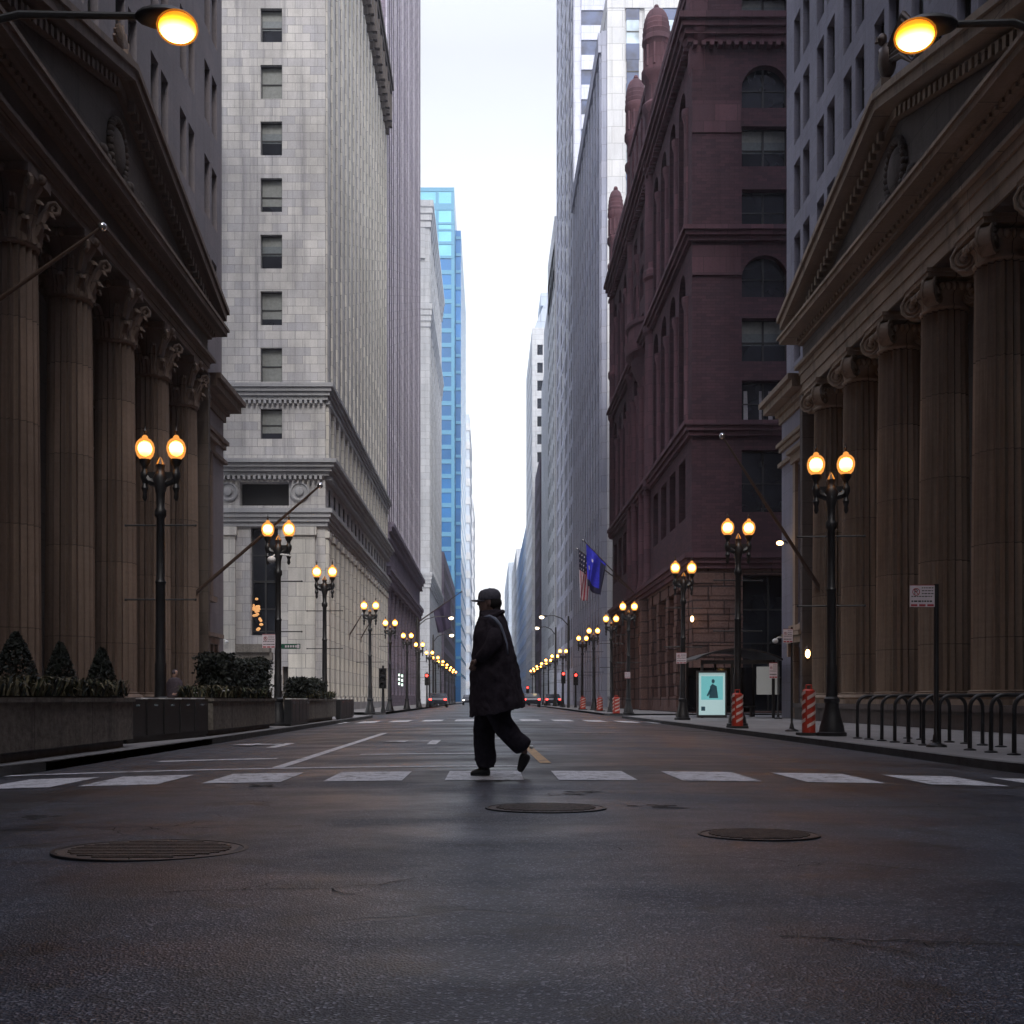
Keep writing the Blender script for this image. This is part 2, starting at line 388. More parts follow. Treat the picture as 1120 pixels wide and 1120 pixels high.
class Fac:
    """one wall plane: theta 0 faces the camera, 90 the street from the left, -90 the street from the right"""
    def __init__(s, B, ox, oy, th, L, z0, z1, depth=.25, mbk='wall'):
        s.B = B; s.o = (ox, oy); s.th = R(th); s.u = (math.cos(s.th), math.sin(s.th)); s.n = (math.sin(s.th), -math.cos(s.th))
        s.L = L; s.z0 = z0; s.z1 = z1; s.d = depth; s.ops = []; s.mbk = mbk
    def P(s, u, z, d=0): return (s.o[0] + s.u[0] * u + s.n[0] * d, s.o[1] + s.u[1] * u + s.n[1] * d, z)
    def box(s, mb, u0, u1, z0, z1, d0, d1):
        a = s.P(u0, z0, d0); b = s.P(u1, z1, d1); mb.box(a[0], b[0], a[1], b[1], a[2], b[2])
    def hole(s, u0, u1, z0, z1, arch=False, depth=None): s.ops.append((round(u0, 4), round(u1, 4), round(z0, 4), round(z1, 4), arch, depth or s.d))
    def win(s, u0, u1, z0, z1, kind='sash', arch=False, cut=True, depth=None):
        d = depth or s.d
        if cut: s.hole(u0, u1, z0, z1, arch, d)
        mt = Matrix.Translation(s.P(u0, z0, -d + .004)) @ Matrix.Rotation(s.th, 4, 'Z')
        w = u1 - u0; h = z1 - z0
        s.B.wins.append((kind, mt, w, h))
    def make(s):
        mb = s.B.mb(s.mbk)
        us = sorted({0.0, round(s.L, 4)} | {x for o in s.ops for x in o[:2]}); zs = sorted({round(s.z0, 4), round(s.z1, 4)} | {x for o in s.ops for x in o[2:4]})
        ui = {u: i for i, u in enumerate(us)}; zi = {z: i for i, z in enumerate(zs)}; hole = set()
        for o in s.ops:
            for i in range(ui[o[0]], ui[o[1]]):
                for j in range(zi[o[2]], zi[o[3]]): hole.add((i, j))
        for j in range(len(zs) - 1):
            i = 0
            while i < len(us) - 1:
                if (i, j) in hole: i += 1; continue
                k = i
                while k < len(us) - 1 and (k, j) not in hole: k += 1
                mb.quad(s.P(us[i], zs[j]), s.P(us[k], zs[j]), s.P(us[k], zs[j + 1]), s.P(us[i], zs[j + 1])); i = k
        for u0, u1, z0, z1, arch, d in s.ops:
            w = (u1 - u0) / 2
            zt = z1 if not arch else z1 - w
            mb.quad(s.P(u0, z0), s.P(u0, zt), s.P(u0, zt, -d), s.P(u0, z0, -d)); mb.quad(s.P(u1, z0), s.P(u1, z0, -d), s.P(u1, zt, -d), s.P(u1, zt))
            mb.quad(s.P(u0, z0), s.P(u0, z0, -d), s.P(u1, z0, -d), s.P(u1, z0))
            if not arch: mb.quad(s.P(u0, z1), s.P(u1, z1), s.P(u1, z1, -d), s.P(u0, z1, -d))
            else:
                uc = (u0 + u1) / 2; N = 12
                pts = [(uc - w * math.cos(PI * k / N), zt + w * math.sin(PI * k / N)) for k in range(N + 1)]
                for k in range(N):
                    a, b = pts[k], pts[k + 1]
                    mb.quad(s.P(a[0], a[1]), s.P(b[0], b[1]), s.P(b[0], b[1], -d), s.P(a[0], a[1], -d))
                    c = u0 if k < N / 2 else u1
                    mb.quad(s.P(a[0], a[1]), s.P(a[0], z1), s.P(b[0], z1), s.P(b[0], b[1]))
def shell(mb, x0, x1, y0, y1, z0, z1, near=True, street=None):
    """the faces of a block the facades do not cover"""
    mb.quad((x0, y0, z1), (x1, y0, z1), (x1, y1, z1), (x0, y1, z1))
    mb.quad((x0, y1, z0), (x1, y1, z0), (x1, y1, z1), (x0, y1, z1))
    o = x0 if street != x0 else x1
    mb.quad((o, y0, z0), (o, y1, z0), (o, y1, z1), (o, y0, z1))
# ------------------------------------------------------------------ classical bank portico
def column_parts(D, zb, zt, style):
    """shaft, base, capital meshes standing at the origin"""
    r = D / 2; hc = 1.75 if style == 'leafy' else .95
    zs = zt - hc
    sh = MB(); NF = 20; pat = [1, .885, .82, .885]; n = NF * 4; rings = 9
    v = []; fs = []
    for j in range(rings + 1):
        t = j / rings; z = zb + .35 + (zs - zb - .35) * t; q = r * (1 - .13 * t ** 1.5)
        for k in range(n):
            a = 2 * PI * k / n; rr = q * pat[k % 4]; v.append((rr * math.cos(a), rr * math.sin(a), z))
    for j in range(rings):
        for k in range(n): fs.append((j * n + k, j * n + (k + 1) % n, (j + 1) * n + (k + 1) % n, (j + 1) * n + k))
    sh.add(v, fs)
    ba = MB(); ba.box(-r * 1.28, r * 1.28, -r * 1.28, r * 1.28, zb, zb + .14)
    ba.lathe([(r * 1.25, zb + .14), (r * 1.3, zb + .2), (r * 1.22, zb + .26), (r * 1.08, zb + .3), (r * 1.1, zb + .34), (r * 1.0, zb + .36)], n=32)
    ca = MB(); rt = r * .87
    ca.lathe([(rt * 1.0, zs - .02), (rt * 1.07, zs + .02), (rt * 1.07, zs + .08), (rt * .97, zs + .1)], n=28)
    if style == 'leafy':
        ca.lathe([(rt * .9, zs + .08), (rt * .86, zs + hc * .5), (rt * .92, zs + hc * .72), (rt * 1.2, zs + hc * .88)], n=24)
        for row, (n8, z0, z1, off, rad, curl) in enumerate(((8, .06, .62, 0, 1.0, .26), (8, .06, 1.05, .5, 1.03, .3))):
            for k in range(n8):
                a = 2 * PI * (k + off) / n8; ca_, sa = math.cos(a), math.sin(a)
                path = []
                for i in range(8):
                    t = i / 7
                    z = zs + z0 + (z1 - z0) * min(1, t * 1.25) - (max(0, t - .8) * .8)
                    rr = rt * rad + .04 + curl * max(0, t - .3) ** 1.4 * 1.7
                    path.append((rr, z, (.17 if row == 0 else .15) * (1 - .55 * t ** 2)))
                vv = []; ff = []
                for i, (rr, z, wd) in enumerate(path):
                    for q, e in ((-1, -.06), (-.5, .03), (0, -.01), (.5, .03), (1, -.06)):
                        wob = .02 * math.sin(i * 2.6 + q * 2)
                        vv.append((ca_ * (rr + e + wob) - sa * wd * q, sa * (rr + e + wob) + ca_ * wd * q, z))
                for i in range(7):
                    for q in range(4): ff.append((i * 5 + q, i * 5 + q + 1, (i + 1) * 5 + q + 1, (i + 1) * 5 + q))
                ca.add(vv, ff, True)
        for k in range(4):
            a = PI / 4 + k * PI / 2; ca_, sa = math.cos(a), math.sin(a)
            pts = []
            for i in range(14):
                t = i / 13
                if t < .45: rr = rt * 1.0 + t * .75; z = zs + .75 + t * 1.55
                else:
                    th = (t - .45) / .55 * 2.2 * PI; q = .17 * (1 - (t - .45) / .62)
                    rr = rt * 1.0 + .42 + q * math.sin(th) * 1.0 - .0; z = zs + 1.42 - .17 + q * math.cos(th)
                pts.append((ca_ * rr, sa * rr, z))
            ca.tube(pts, [.085 - .04 * i / 13 for i in range(14)], 6)
        for k in range(4):
            a = k * PI / 2; ca.ball((math.cos(a) * rt * 1.22, math.sin(a) * rt * 1.22, zs + hc - .12), .13, .13, .12, 8, 6)
        s = r * 1.42; zab = zs + hc - .2; pts = []
        for k in range(4):
            a = PI / 4 + k * PI / 2
            for i in range(6):
                t = i / 6; b = a + t * PI / 2; rad = s * (1 - .27 * math.sin(PI * t)); pts.append((rad * math.cos(b), rad * math.sin(b)))
        ca.prism(pts, 2, zab, zs + hc)
    else:
        ca.lathe([(rt * .97, zs + .1), (rt * 1.0, zs + .34), (rt * 1.22, zs + .5), (rt * 1.25, zs + .62)], n=28)
        for k in range(4):
            a = PI / 4 + k * PI / 2; ca_, sa = math.cos(a), math.sin(a)
            cx, cy, cz = ca_ * (rt * 1.36), sa * (rt * 1.36), zs + .38
            for sd in (-1, 1):
                pts = []
                for i in range(26):
                    th = i / 25 * 5.2 * PI; q = .36 * (1 - i / 28)
                    ex, ez = q * math.sin(th), q * math.cos(th)
                    w = sd * (.15 - .02 * i / 25)
                    pts.append((cx + ca_ * ex - sa * w, cy + sa * ex + ca_ * w, cz + ez))
                ca.tube(pts, .042, 6)
            m0 = ca.m; ca.m = Matrix.Translation((cx, cy, cz)) @ Matrix.Rotation(a + PI / 2, 4, 'Z') @ Matrix.Rotation(PI / 2, 4, 'Y')
            ca.lathe([(.33, -.12), (.33, .12)], n=20); ca.lathe([(.07, -.2), (.07, .2)], n=10); ca.m = m0
        for k in range(4):
            for i in range(-2, 3):
                a = k * PI / 2; x, y = rt * 1.22, i * .17; ca.ball((x * math.cos(a) - y * math.sin(a), x * math.sin(a) + y * math.cos(a), zs + .5), .08, .08, .11, 8, 6)
        s = r * 1.14; ca.box(-s, s, -s, s, zs + hc - .22, zs + hc - .1); ca.box(-s * 1.06, s * 1.06, -s * 1.06, s * 1.06, zs + hc - .1, zs + hc)
    return sh, ba, ca

def bank(P):
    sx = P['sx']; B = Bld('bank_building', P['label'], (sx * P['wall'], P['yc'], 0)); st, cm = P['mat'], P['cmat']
    X = lambda x: sx * x
    th = -90 if sx > 0 else 90
    # columns
    sh, ba, ca = column_parts(P['D'], P['zb'], P['zt'], P['style'])
    ms, mba, mca = sh.mesh('shaft', cm), ba.mesh('base', cm), ca.mesh('capital', cm)
    for y in P['ys']:
        mw = B.inv() @ Matrix.Translation((X(P['ax']), y, 0))
        o = link('column', ms, B.root, mw); link('base', mba, o); link('capital', mca, o)
    y0, y1 = P['py0'], P['py1']; xf, xw, yc, ye = P['xf'], P['xw'], P['yc'], P['ys'][0] - 12
    # podium and recessed wall behind the columns
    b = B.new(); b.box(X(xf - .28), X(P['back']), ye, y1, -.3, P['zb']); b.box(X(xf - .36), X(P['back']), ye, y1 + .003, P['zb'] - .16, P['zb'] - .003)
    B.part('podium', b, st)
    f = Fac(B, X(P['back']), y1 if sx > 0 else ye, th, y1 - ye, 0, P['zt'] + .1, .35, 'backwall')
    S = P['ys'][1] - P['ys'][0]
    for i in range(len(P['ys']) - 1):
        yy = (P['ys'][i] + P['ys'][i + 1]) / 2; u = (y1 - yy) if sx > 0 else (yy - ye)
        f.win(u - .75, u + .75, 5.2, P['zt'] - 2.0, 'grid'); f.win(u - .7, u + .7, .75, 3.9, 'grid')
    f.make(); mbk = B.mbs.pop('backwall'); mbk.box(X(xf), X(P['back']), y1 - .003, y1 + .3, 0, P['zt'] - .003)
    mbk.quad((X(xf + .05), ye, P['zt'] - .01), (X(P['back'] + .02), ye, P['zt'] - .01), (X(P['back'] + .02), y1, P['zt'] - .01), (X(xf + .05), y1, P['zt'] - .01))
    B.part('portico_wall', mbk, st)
    # entablature
    zt, za, zc0, zc = P['zt'], P['za'], P['zc0'], P['zc']
    b = B.new(); h = (za - zt) / 3.0
    for k in range(3): b.box(X(xf - .05 * k), X(P['back']), ye, y1 + .05 * k, zt + h * k + (.0 if k == 0 else 0), zt + h * (k + 1))
    b.box(X(xf - .24), X(P['back']), ye, y1 + .22, za - .12, za)
    B.part('architrave', b, cm)
    b = B.new(); b.box(X(xf + .02), X(P['back'] - .02), ye, y1 - .02, za, zc0); B.part('frieze', b, st)
    xp = P['xp']
    b = B.new(); d = xf - xp; hh = zc - zc0
    b.box(X(xf - .12), X(P['back']), ye, y1 + .1, zc0, zc0 + hh * .18)
    y = ye
    while y < y1: b.box(X(xf - .26), X(xf - .12), y, y + .16, zc0 + hh * .18, zc0 + hh * .38); y += .3
    b.box(X(xf - .2), X(P['back']), ye, y1 + .15, zc0 + hh * .2, zc0 + hh * .45)
    b.box(X(xf - d * .9), X(P['back']), ye, y1 + d * .85, zc0 + hh * .45, zc0 + hh * .8)
    b.box(X(xp), X(P['back']), ye, y1 + d, zc0 + hh * .8, zc)
    B.part('cornice', b, cm)
    # pediment
    ym, zap, rk = (y0 + y1) / 2, P['zap'], P['rk']
    b = B.new(); b.prism([(y0, zc), (y1, zc), (ym, zap - .05)], 0, X(xf), X(P['xw'] + .4)); 
    # tympanum relief: oval cartouche with leafy surround
    for k in range(28):
        a = 2 * PI * k / 28; b.ball((X(xf - .06), ym + .62 * math.cos(a), zc + 1.35 + .85 * math.sin(a)), .13, .12, .12, 8, 5)
    b.ball((X(xf - .02), ym, zc + 1.35), .22, .5, .68, 16, 10)
    for s_ in (-1, 1):
        for k in range(9):
            b.ball((X(xf - .05), ym + s_ * (.8 + .3 * k), zc + .75 - .04 * k + .18 * math.sin(k * 2.1)), .14, .2, .17 - .008 * k, 8, 5)
    B.part('tympanum', b, st)
    b = B.new(); yo0, yo1 = y0 - d, y1 + d
    def rake(x_, e, f_, ya, yb, rec=0):
        # strip between offsets e and f_ (measured vertically under the outer slope line)
        for s_, yy in ((-1, ya), (1, yb)):
            b.prism([(yy, zc + rk - e), (ym, zap + rk - e), (ym, zap + rk - f_), (yy, zc + rk - f_)], 0, X(x_), X(P['xw'] + .4))
    rake(xp, 0, rk * .25, yo0, yo1); rake(xf - d * .88, rk * .25 + .002, rk * .62, yo0 + .12, yo1 - .12); rake(xf - .16, rk * .62 + .002, rk, yo0 + .6, yo1 - .6)
    # dentils under the slope
    n = int((ym - y0) / .32)
    for s_ in (-1, 1):
        for k in range(2, n):
            t = k / n; yy = ym - s_ * (ym - y0) * t; z = zap + rk * .4 - (zap - zc) * t
            b.box(X(xf - .34), X(xf - .16), yy - .08, yy + .08, z - .34 - .05, z - .12)
    B.part('raking_cornice', b, cm)
    # ornaments on the gable
    def acro(y, z, s, kind):
        b = B.new(); x = X(xp + .45)
        b.box(x - .3 * s, x + .3 * s, y - .35 * s, y + .35 * s, z - .3, z + .28 * s)
        if kind == 'eagle':
            b.ball((x, y, z + .95 * s), .26 * s, .3 * s, .5 * s, 10, 8); b.ball((x - sx * .14 * s, y, z + 1.55 * s), .14 * s, .14 * s, .17 * s, 8, 6)
            b.lathe([(.06 * s, 0), (.005, .2 * s)], (x - sx * .3 * s, y, z + 1.45 * s), 6)
            for q in (-1, 1):
                for k in range(7):
                    a = .25 + k * .16; L = (1.05 - .06 * k) * s
                    p0 = (x, y + q * .18 * s, z + (1.25 - .07 * k) * s); p1 = (x + sx * .15, y + q * (.35 + L * .45) * s, z + (1.75 - .17 * k) * s); p2 = (x + sx * .3, y + q * (.45 + L * .8) * s, z + (1.15 - .14 * k) * s)
                    b.tube([p0, p1, p2], [.09 * s, .1 * s, .03 * s], 6)
        else:
            for k in range(-4, 5):
                a = k * .3; L = (1.15 - .07 * abs(k)) * s
                b.tube([(x, y, z + .2 * s), (x, y + math.sin(a) * L * .55, z + .2 * s + math.cos(a) * L * .6), (x, y + math.sin(a) * L * .9, z + .25 * s + math.cos(a) * L * .85)], [.1 * s, .12 * s, .05 * s], 6)
        B.part('roof_ornament', b, M['bronze'] if kind == 'eagle' else cm)
    acro(ym, zap + rk - .02, 1.0 if P['eagle'] else .9, 'eagle' if P['eagle'] else 'palm'); acro(yo1 - .5, zc + rk + .1, .85, 'palm')
    # wing beside the portico
    xg = P['wing']; zw = P['zwc']
    f = Fac(B, X(xg), yc if sx > 0 else y1 + .3, th, yc - y1 - .3, -.3, zw - 1.0, .3, 'wing')
    U = lambda yy: (yc - yy) if sx > 0 else (yy - y1 - .3)
    a, c = sorted((U(P['wy'][0]), U(P['wy'][1])))
    f.win(a, c, P['wz'][0], P['wz'][1], 'grid'); f.win(a + .08, c - .08, .15, 2.75, 'plain')
    f.make(); f2 = Fac(B, X(xg) if sx > 0 else X(24), yc, 180, 1, 0, 1)
    w = B.mbs.pop('wing')
    w.quad((X(xg), yc, -.3), (X(25), yc, -.3), (X(25), yc, zw - 1), (X(xg), yc, zw - 1))
    B.part('wing_wall', w, P['tmat'] if P['wingpale'] else st)
    b = B.new(); ys_ = y1 + .3
    wy0, wy1 = P['wy']; wz0, wz1 = P['wz']
    for (ya, yb, za_, zb_, dd) in ((wy0 - .32, wy0 - .002, wz0 - .1, wz1 + .1, .12), (wy1 + .002, wy1 + .32, wz0 - .1, wz1 + .1, .12), (wy0 - .45, wy1 + .45, wz1 + .102, wz1 + .45, .18), (wy0 - .5, wy1 + .5, wz1 + .452, wz1 + .6, .34), (wy0 - .45, wy1 + .45, wz0 - .32, wz0 - .102, .25)):
        b.box(X(xg - dd), X(xg + .05), ya, yb, za_, zb_)
    B.part('window_surround', b, cm)
    b = B.new()
    for (ya, yb, za_, zb_, dd) in ((wy0 - .25, wy0 + .07, 0, 2.9, .2), (wy1 - .07, wy1 + .25, 0, 2.9, .2), (wy0 - .4, wy1 + .4, 2.9, 3.15, .35), (wy0 - .5, wy1 + .5, 3.152, 3.3, .5), (wy0 - .5, wy0 - .3, 2.4, 2.899, .3), (wy1 + .3, wy1 + .5, 2.4, 2.899, .3)):
        b.box(X(xg - dd), X(xg + .05), ya, yb, za_, zb_)
    B.part('door_surround', b, cm)
    b = B.new()
    for (dz0, dz1, dd) in ((-1.0, -.72, .1), (-.718, -.5, .22), (-.498, -.2, .62), (-.198, 0, .78)):
        b.box(X(xg - dd), X(xg + 6), ys_ + .25 if dd < .3 else ys_ + .25, yc + dd * .9, zw + dz0, zw + dz1)
    for (dz0, dz1, dd) in ((-2.15, -1.95, .1), (-1.948, -1.8, .2), (-2.75, -2.6, .14)):
        b.box(X(xg - dd), X(xg + 4), ys_ + .25, yc + dd, zw + dz0, zw + dz1)
    B.part('wing_cornice', b, cm)
    # office tower over it
    xt = P['xt']; L = yc - ye + 20; f = Fac(B, X(xt), yc if sx > 0 else ye - 20, th, L, zw + .002, P['top'], .28, 'tower')
    Ut = lambda yy: (yc - yy) if sx > 0 else (yy - ye + 20)
    for j in range(P['rows']):
        z0 = P['tz'] + j * P['tp']
        if z0 + P['th'] > P['top'] - 1: break
        for i in range(P['tn']):
            for q in (0, 1):
                yy = P['ty'] - i * P['tpitch'] - q * P['tgap']
                a, c = sorted((Ut(yy), Ut(yy - P['tw'])))
                f.win(a, c, z0, z0 + P['th'], 'sash' + random.choice(['', '', '', '_top', '_half']))
    f.make(); t = B.mbs.pop('tower')
    x_in, x_out = X(xt), X(xt + 22)
    t.quad((x_in, yc, 0), (x_out, yc, 0), (x_out, yc, P['top']), (x_in, yc, P['top'])); t.quad((x_in, ye - 20, P['top']), (x_out, ye - 20, P['top']), (x_out, yc, P['top']), (x_in, yc, P['top']))
    t.quad((x_in, ye - 20, 0), (x_out, ye - 20, 0), (x_out, ye - 20, P['top']), (x_in, ye - 20, P['top']))
    t.quad((x_in, ye - 20, 0), (x_in, ye + .0, 0), (x_in, ye + .0, zw + .002), (x_in, ye - 20, zw + .002))
    t.quad((x_out, ye - 20, 0), (x_out, yc, 0), (x_out, yc, P['top']), (x_out, ye - 20, P['top']))
    B.part('tower_wall', t, P['tmat'])
    b = B.new(); b.box(X(xf), X(P['back'] + .3), ye - .4, ye - .003, -.3, zc - .003); B.part('end_wall', b, st)
    B.finish(90)
    return B

def make_banks():
    ysR = [22.25 + 3.15 * k for k in range(6)]
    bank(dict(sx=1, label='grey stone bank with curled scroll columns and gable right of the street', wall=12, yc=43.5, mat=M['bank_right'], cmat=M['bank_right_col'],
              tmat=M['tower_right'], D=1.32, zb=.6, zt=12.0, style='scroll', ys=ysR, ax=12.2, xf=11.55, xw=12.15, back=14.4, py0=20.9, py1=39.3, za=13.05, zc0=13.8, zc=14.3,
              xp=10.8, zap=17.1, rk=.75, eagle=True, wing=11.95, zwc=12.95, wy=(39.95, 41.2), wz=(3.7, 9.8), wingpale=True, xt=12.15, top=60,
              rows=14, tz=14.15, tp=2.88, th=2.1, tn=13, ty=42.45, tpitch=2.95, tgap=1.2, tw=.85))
    ysL = [21.6 + 3.43 * k for k in range(6)]
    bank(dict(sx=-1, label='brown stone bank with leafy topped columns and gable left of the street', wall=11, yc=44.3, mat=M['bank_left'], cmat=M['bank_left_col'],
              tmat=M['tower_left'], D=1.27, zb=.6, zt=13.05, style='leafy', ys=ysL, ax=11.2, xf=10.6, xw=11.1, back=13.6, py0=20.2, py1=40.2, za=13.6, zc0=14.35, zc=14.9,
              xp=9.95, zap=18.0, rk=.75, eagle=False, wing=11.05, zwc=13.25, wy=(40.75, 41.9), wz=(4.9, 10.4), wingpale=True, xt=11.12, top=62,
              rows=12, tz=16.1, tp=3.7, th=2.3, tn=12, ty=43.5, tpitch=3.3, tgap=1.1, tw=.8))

# ------------------------------------------------------------------ pale office block with the ashlar corner (left)
def cornice(mb, f, z0, z1, dmax, L0, L1, x_in=.0, steps=3, dent=0, dd=.16, face_wrap=0):
    """stepped mouldings along a facade from u=L0 to L1"""
    for k in range(steps):
        a = z0 + (z1 - z0) * k / steps; b = z0 + (z1 - z0) * (k + 1) / steps; d = dmax * ((k + 1) / steps) ** .8
        f.box(mb, L0 - (d if face_wrap & 1 else 0), L1 + (d if face_wrap & 2 else 0), a + (.002 if k else 0), b, -.05, d)
    if dent:
        u = L0; zz = z0 - .02
        while u < L1: f.box(mb, u, u + dd, zz - .22, zz, -.05, dmax * .5); u += dd * 2
def white_block():
    X0, Y0, Y1 = -10.3, 67.0, 107.0; k = Y0 / F
    B = Bld('office_building', 'pale stone block with two single columns of windows and big arched storey bands', (X0, Y0, 0))
    B.root['label'] = 'pale grey ashlar office block on the corner behind the brown bank'
    zy = lambda py: wz(py, Y0); TOP = 64
    W = 16.0; ox = X0 - W
    n = Fac(B, ox, Y0, 0, W, -.3, TOP, .3)
    s = Fac(B, X0, Y0, 90, Y1 - Y0, -.3, TOP, .11)
    sh = ['_half', '_low', '_full', '_half', '_low', '_low', '_full', '_half', '_full', '_top']
    uw = [(wx(285, Y0) - ox, wx(308.5, Y0) - ox), (5.2, 6.6), (.8, 2.2)]
    r = 0
    for j in range(12):
        z0 = 20.72 + 3.56 * j
        for i, (a, b) in enumerate(uw): n.win(a, b, z0, z0 + 2.13, 'sash' + (['_full', '_low', '_half', '_low', '_half', '_full', '_half'][j % 7] if i == 0 else random.choice(sh)))
        for i in range(17):
            u = 1.2 + i * 2.26; s.win(u + .98, u + 1.78, z0, z0 + 1.8, 'strip' + random.choice(sh), cut=False, depth=.10)
    n.win(uw[0][0], uw[0][1], zy(480), zy(447), 'sash_low'); n.win(5.2, 6.6, zy(480), zy(447), 'sash_half')
    # blind attic opening, great window, small door
    n.hole(wx(262, Y0) - ox, wx(316, Y0) - ox, zy(553), zy(527), depth=.8)
    n.win(wx(274, Y0) - ox, wx(304, Y0) - ox, zy(695), zy(577), 'grid', depth=.5)
    n.hole(wx(309, Y0) - ox, wx(334, Y0) - ox, zy(757), zy(729), depth=.4)
    for i in range(17):
        u = 1.2 + i * 2.26
        s.win(u - .1, u + 1.35, 16.2, 18.9, 'plain')
        s.win(u - .05, u + 1.3, 3.2, 11.0, 'grid', depth=.5); s.win(u + .1, u + 1.1, 12.95, 14.3, 'plain')
    b = B.new()
    for i in range(17):
        u = 1.2 + i * 2.26; s.hole(u + .98, u + 1.78, 20.72, 56.8, depth=.11)
        s.box(b, u + .985, u + 1.775, 20.73, 56.79, -.108, -.104)
        for j in range(10): s.box(b, u + .985, u + 1.775, 20.72 + 3.56 * j + 1.82, min(56.79, 20.72 + 3.56 * (j + 1) - .02), -.104, -.05)
    B.part('spandrel_strips', b, M['tower_left'])
    n.make(); s.make(); w = B.mb(); shell(w, ox, X0, Y0, Y1, -.3, TOP, street=X0)
    B.part('wall', w, M['white_stone'])
    b = B.new(); dk = wx(262, Y0), wx(316, Y0)
    b.box(dk[0], dk[1], Y0 + .75, Y0 + .8, zy(553), zy(527)); B.part('attic_opening', b, M['black'])
    b = B.new(); b.box(wx(309, Y0), wx(334, Y0), Y0 + .36, Y0 + .42, zy(757), zy(729)); o = B.part('doorway', b, M['dark_frame'])
    b = B.new(); b.box(wx(316, Y0), wx(326, Y0), Y0 + .28, Y0 + .36, zy(748), zy(732)); link('poster', b.mesh('poster', M['warm_dim']), o)
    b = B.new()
    for q in range(22): b.ball((wx(281 + random.gauss(0, 2.6), Y0), Y0 + .44, zy(672 + random.gauss(0, 9))), .07 + .07 * random.random(), .03, .09, 6, 4)  # glowing balls imitate a golden reflection in the great window
    B.part('reflection_glow', b, M['warm_dim'])
    tm = M['white_trim']
    def wrap(name, z0, z1, d, steps, dent=0, mat=tm):
        b = B.new(); cornice(b, n, z0, z1, d, 0, W, steps=steps, dent=dent, face_wrap=2); cornice(b, s, z0, z1, d, .0, Y1 - Y0, steps=steps, dent=dent); B.part(name, b, mat)
    wrap('upper_cornice', zy(438), zy(421), .55, 4, 1)
    wrap('middle_cornice', zy(521), zy(504), .8, 4, 1)
    wrap('lower_cornice', zy(576), zy(557), .5, 4)
    wrap('sill_course', zy(782), zy(768), .3, 1)
    # fluted pilaster strips on the street front and flat ones on the corner
    b = B.new()
    for i in range(18):
        u = .05 + i * 2.26
        if u > Y1 - Y0 - .7: break
        for q in range(3): s.box(b, u + .06 + q * .3, u + .26 + q * .3, 1.0, 11.3, .02, .2)
        s.box(b, u, u + 1.0, .4, 11.62, -.02, .12); s.box(b, u - .08, u + 1.08, 10.9, 11.3, -.02, .26); s.box(b, u - .05, u + 1.05, .3, .95, -.02, .26)
        s.box(b, u + .1, u + .9, 15.85, 19.6, -.02, .2)
        s.box(b, u + .1, u + .9, 20.6, 56.8, -.02, .10)
    for (a, c) in ((240, 258), (316, 345)): n.box(b, wx(a, Y0) - ox, wx(c, Y0) - ox, 1.2, zy(586), -.02, .25); 
    for (a, c) in ((238, 260), (314, 347)): n.box(b, wx(a, Y0) - ox, wx(c, Y0) - ox, zy(586) + .002, zy(577), -.02, .38); n.box(b, wx(a, Y0) - ox, wx(c, Y0) - ox, .3, 1.2, -.02, .38)
    B.part('pilasters', b, M['cream_pier'])
    b = B.new(); n.box(b, wx(258, Y0) - ox, wx(299, Y0) - ox, zy(722), zy(714), -.02, .5); n.box(b, wx(260, Y0) - ox, wx(297, Y0) - ox, zy(714) + .002, zy(705), -.02, .7); B.part('stone_balcony', b, M['concrete'])
    for px in (250, 328):
        b = B.new(); b.m = B.inv() @ Matrix.Translation((wx(px, Y0), Y0, zy(538))) @ Matrix.Rotation(PI / 2, 4, 'X')
        b.lathe([(.62, 0), (.62, .12), (.52, .16), (.45, .08), (.3, .08), (.24, .22), (.08, .26)], n=24); B.part('medallion', b, tm)
    # ornate top storey under the eaves
    b = B.new(); cornice(b, s, 60.2, 62.4, .75, 0, Y1 - Y0, steps=4, dent=1); cornice(b, n, 60.2, 62.4, .75, 0, W, steps=4, face_wrap=2)
    for i in range(34):
        u = .4 + i * 1.16; s.box(b, u, u + .4, 57.6, 60.1, -.02, .75 - .1 * (i % 2)); s.box(b, u + .1, u + .3, 56.9, 57.6, -.02, .35)
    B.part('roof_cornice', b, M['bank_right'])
    B.finish(98)
    # small security camera and lattice under a window
    return B
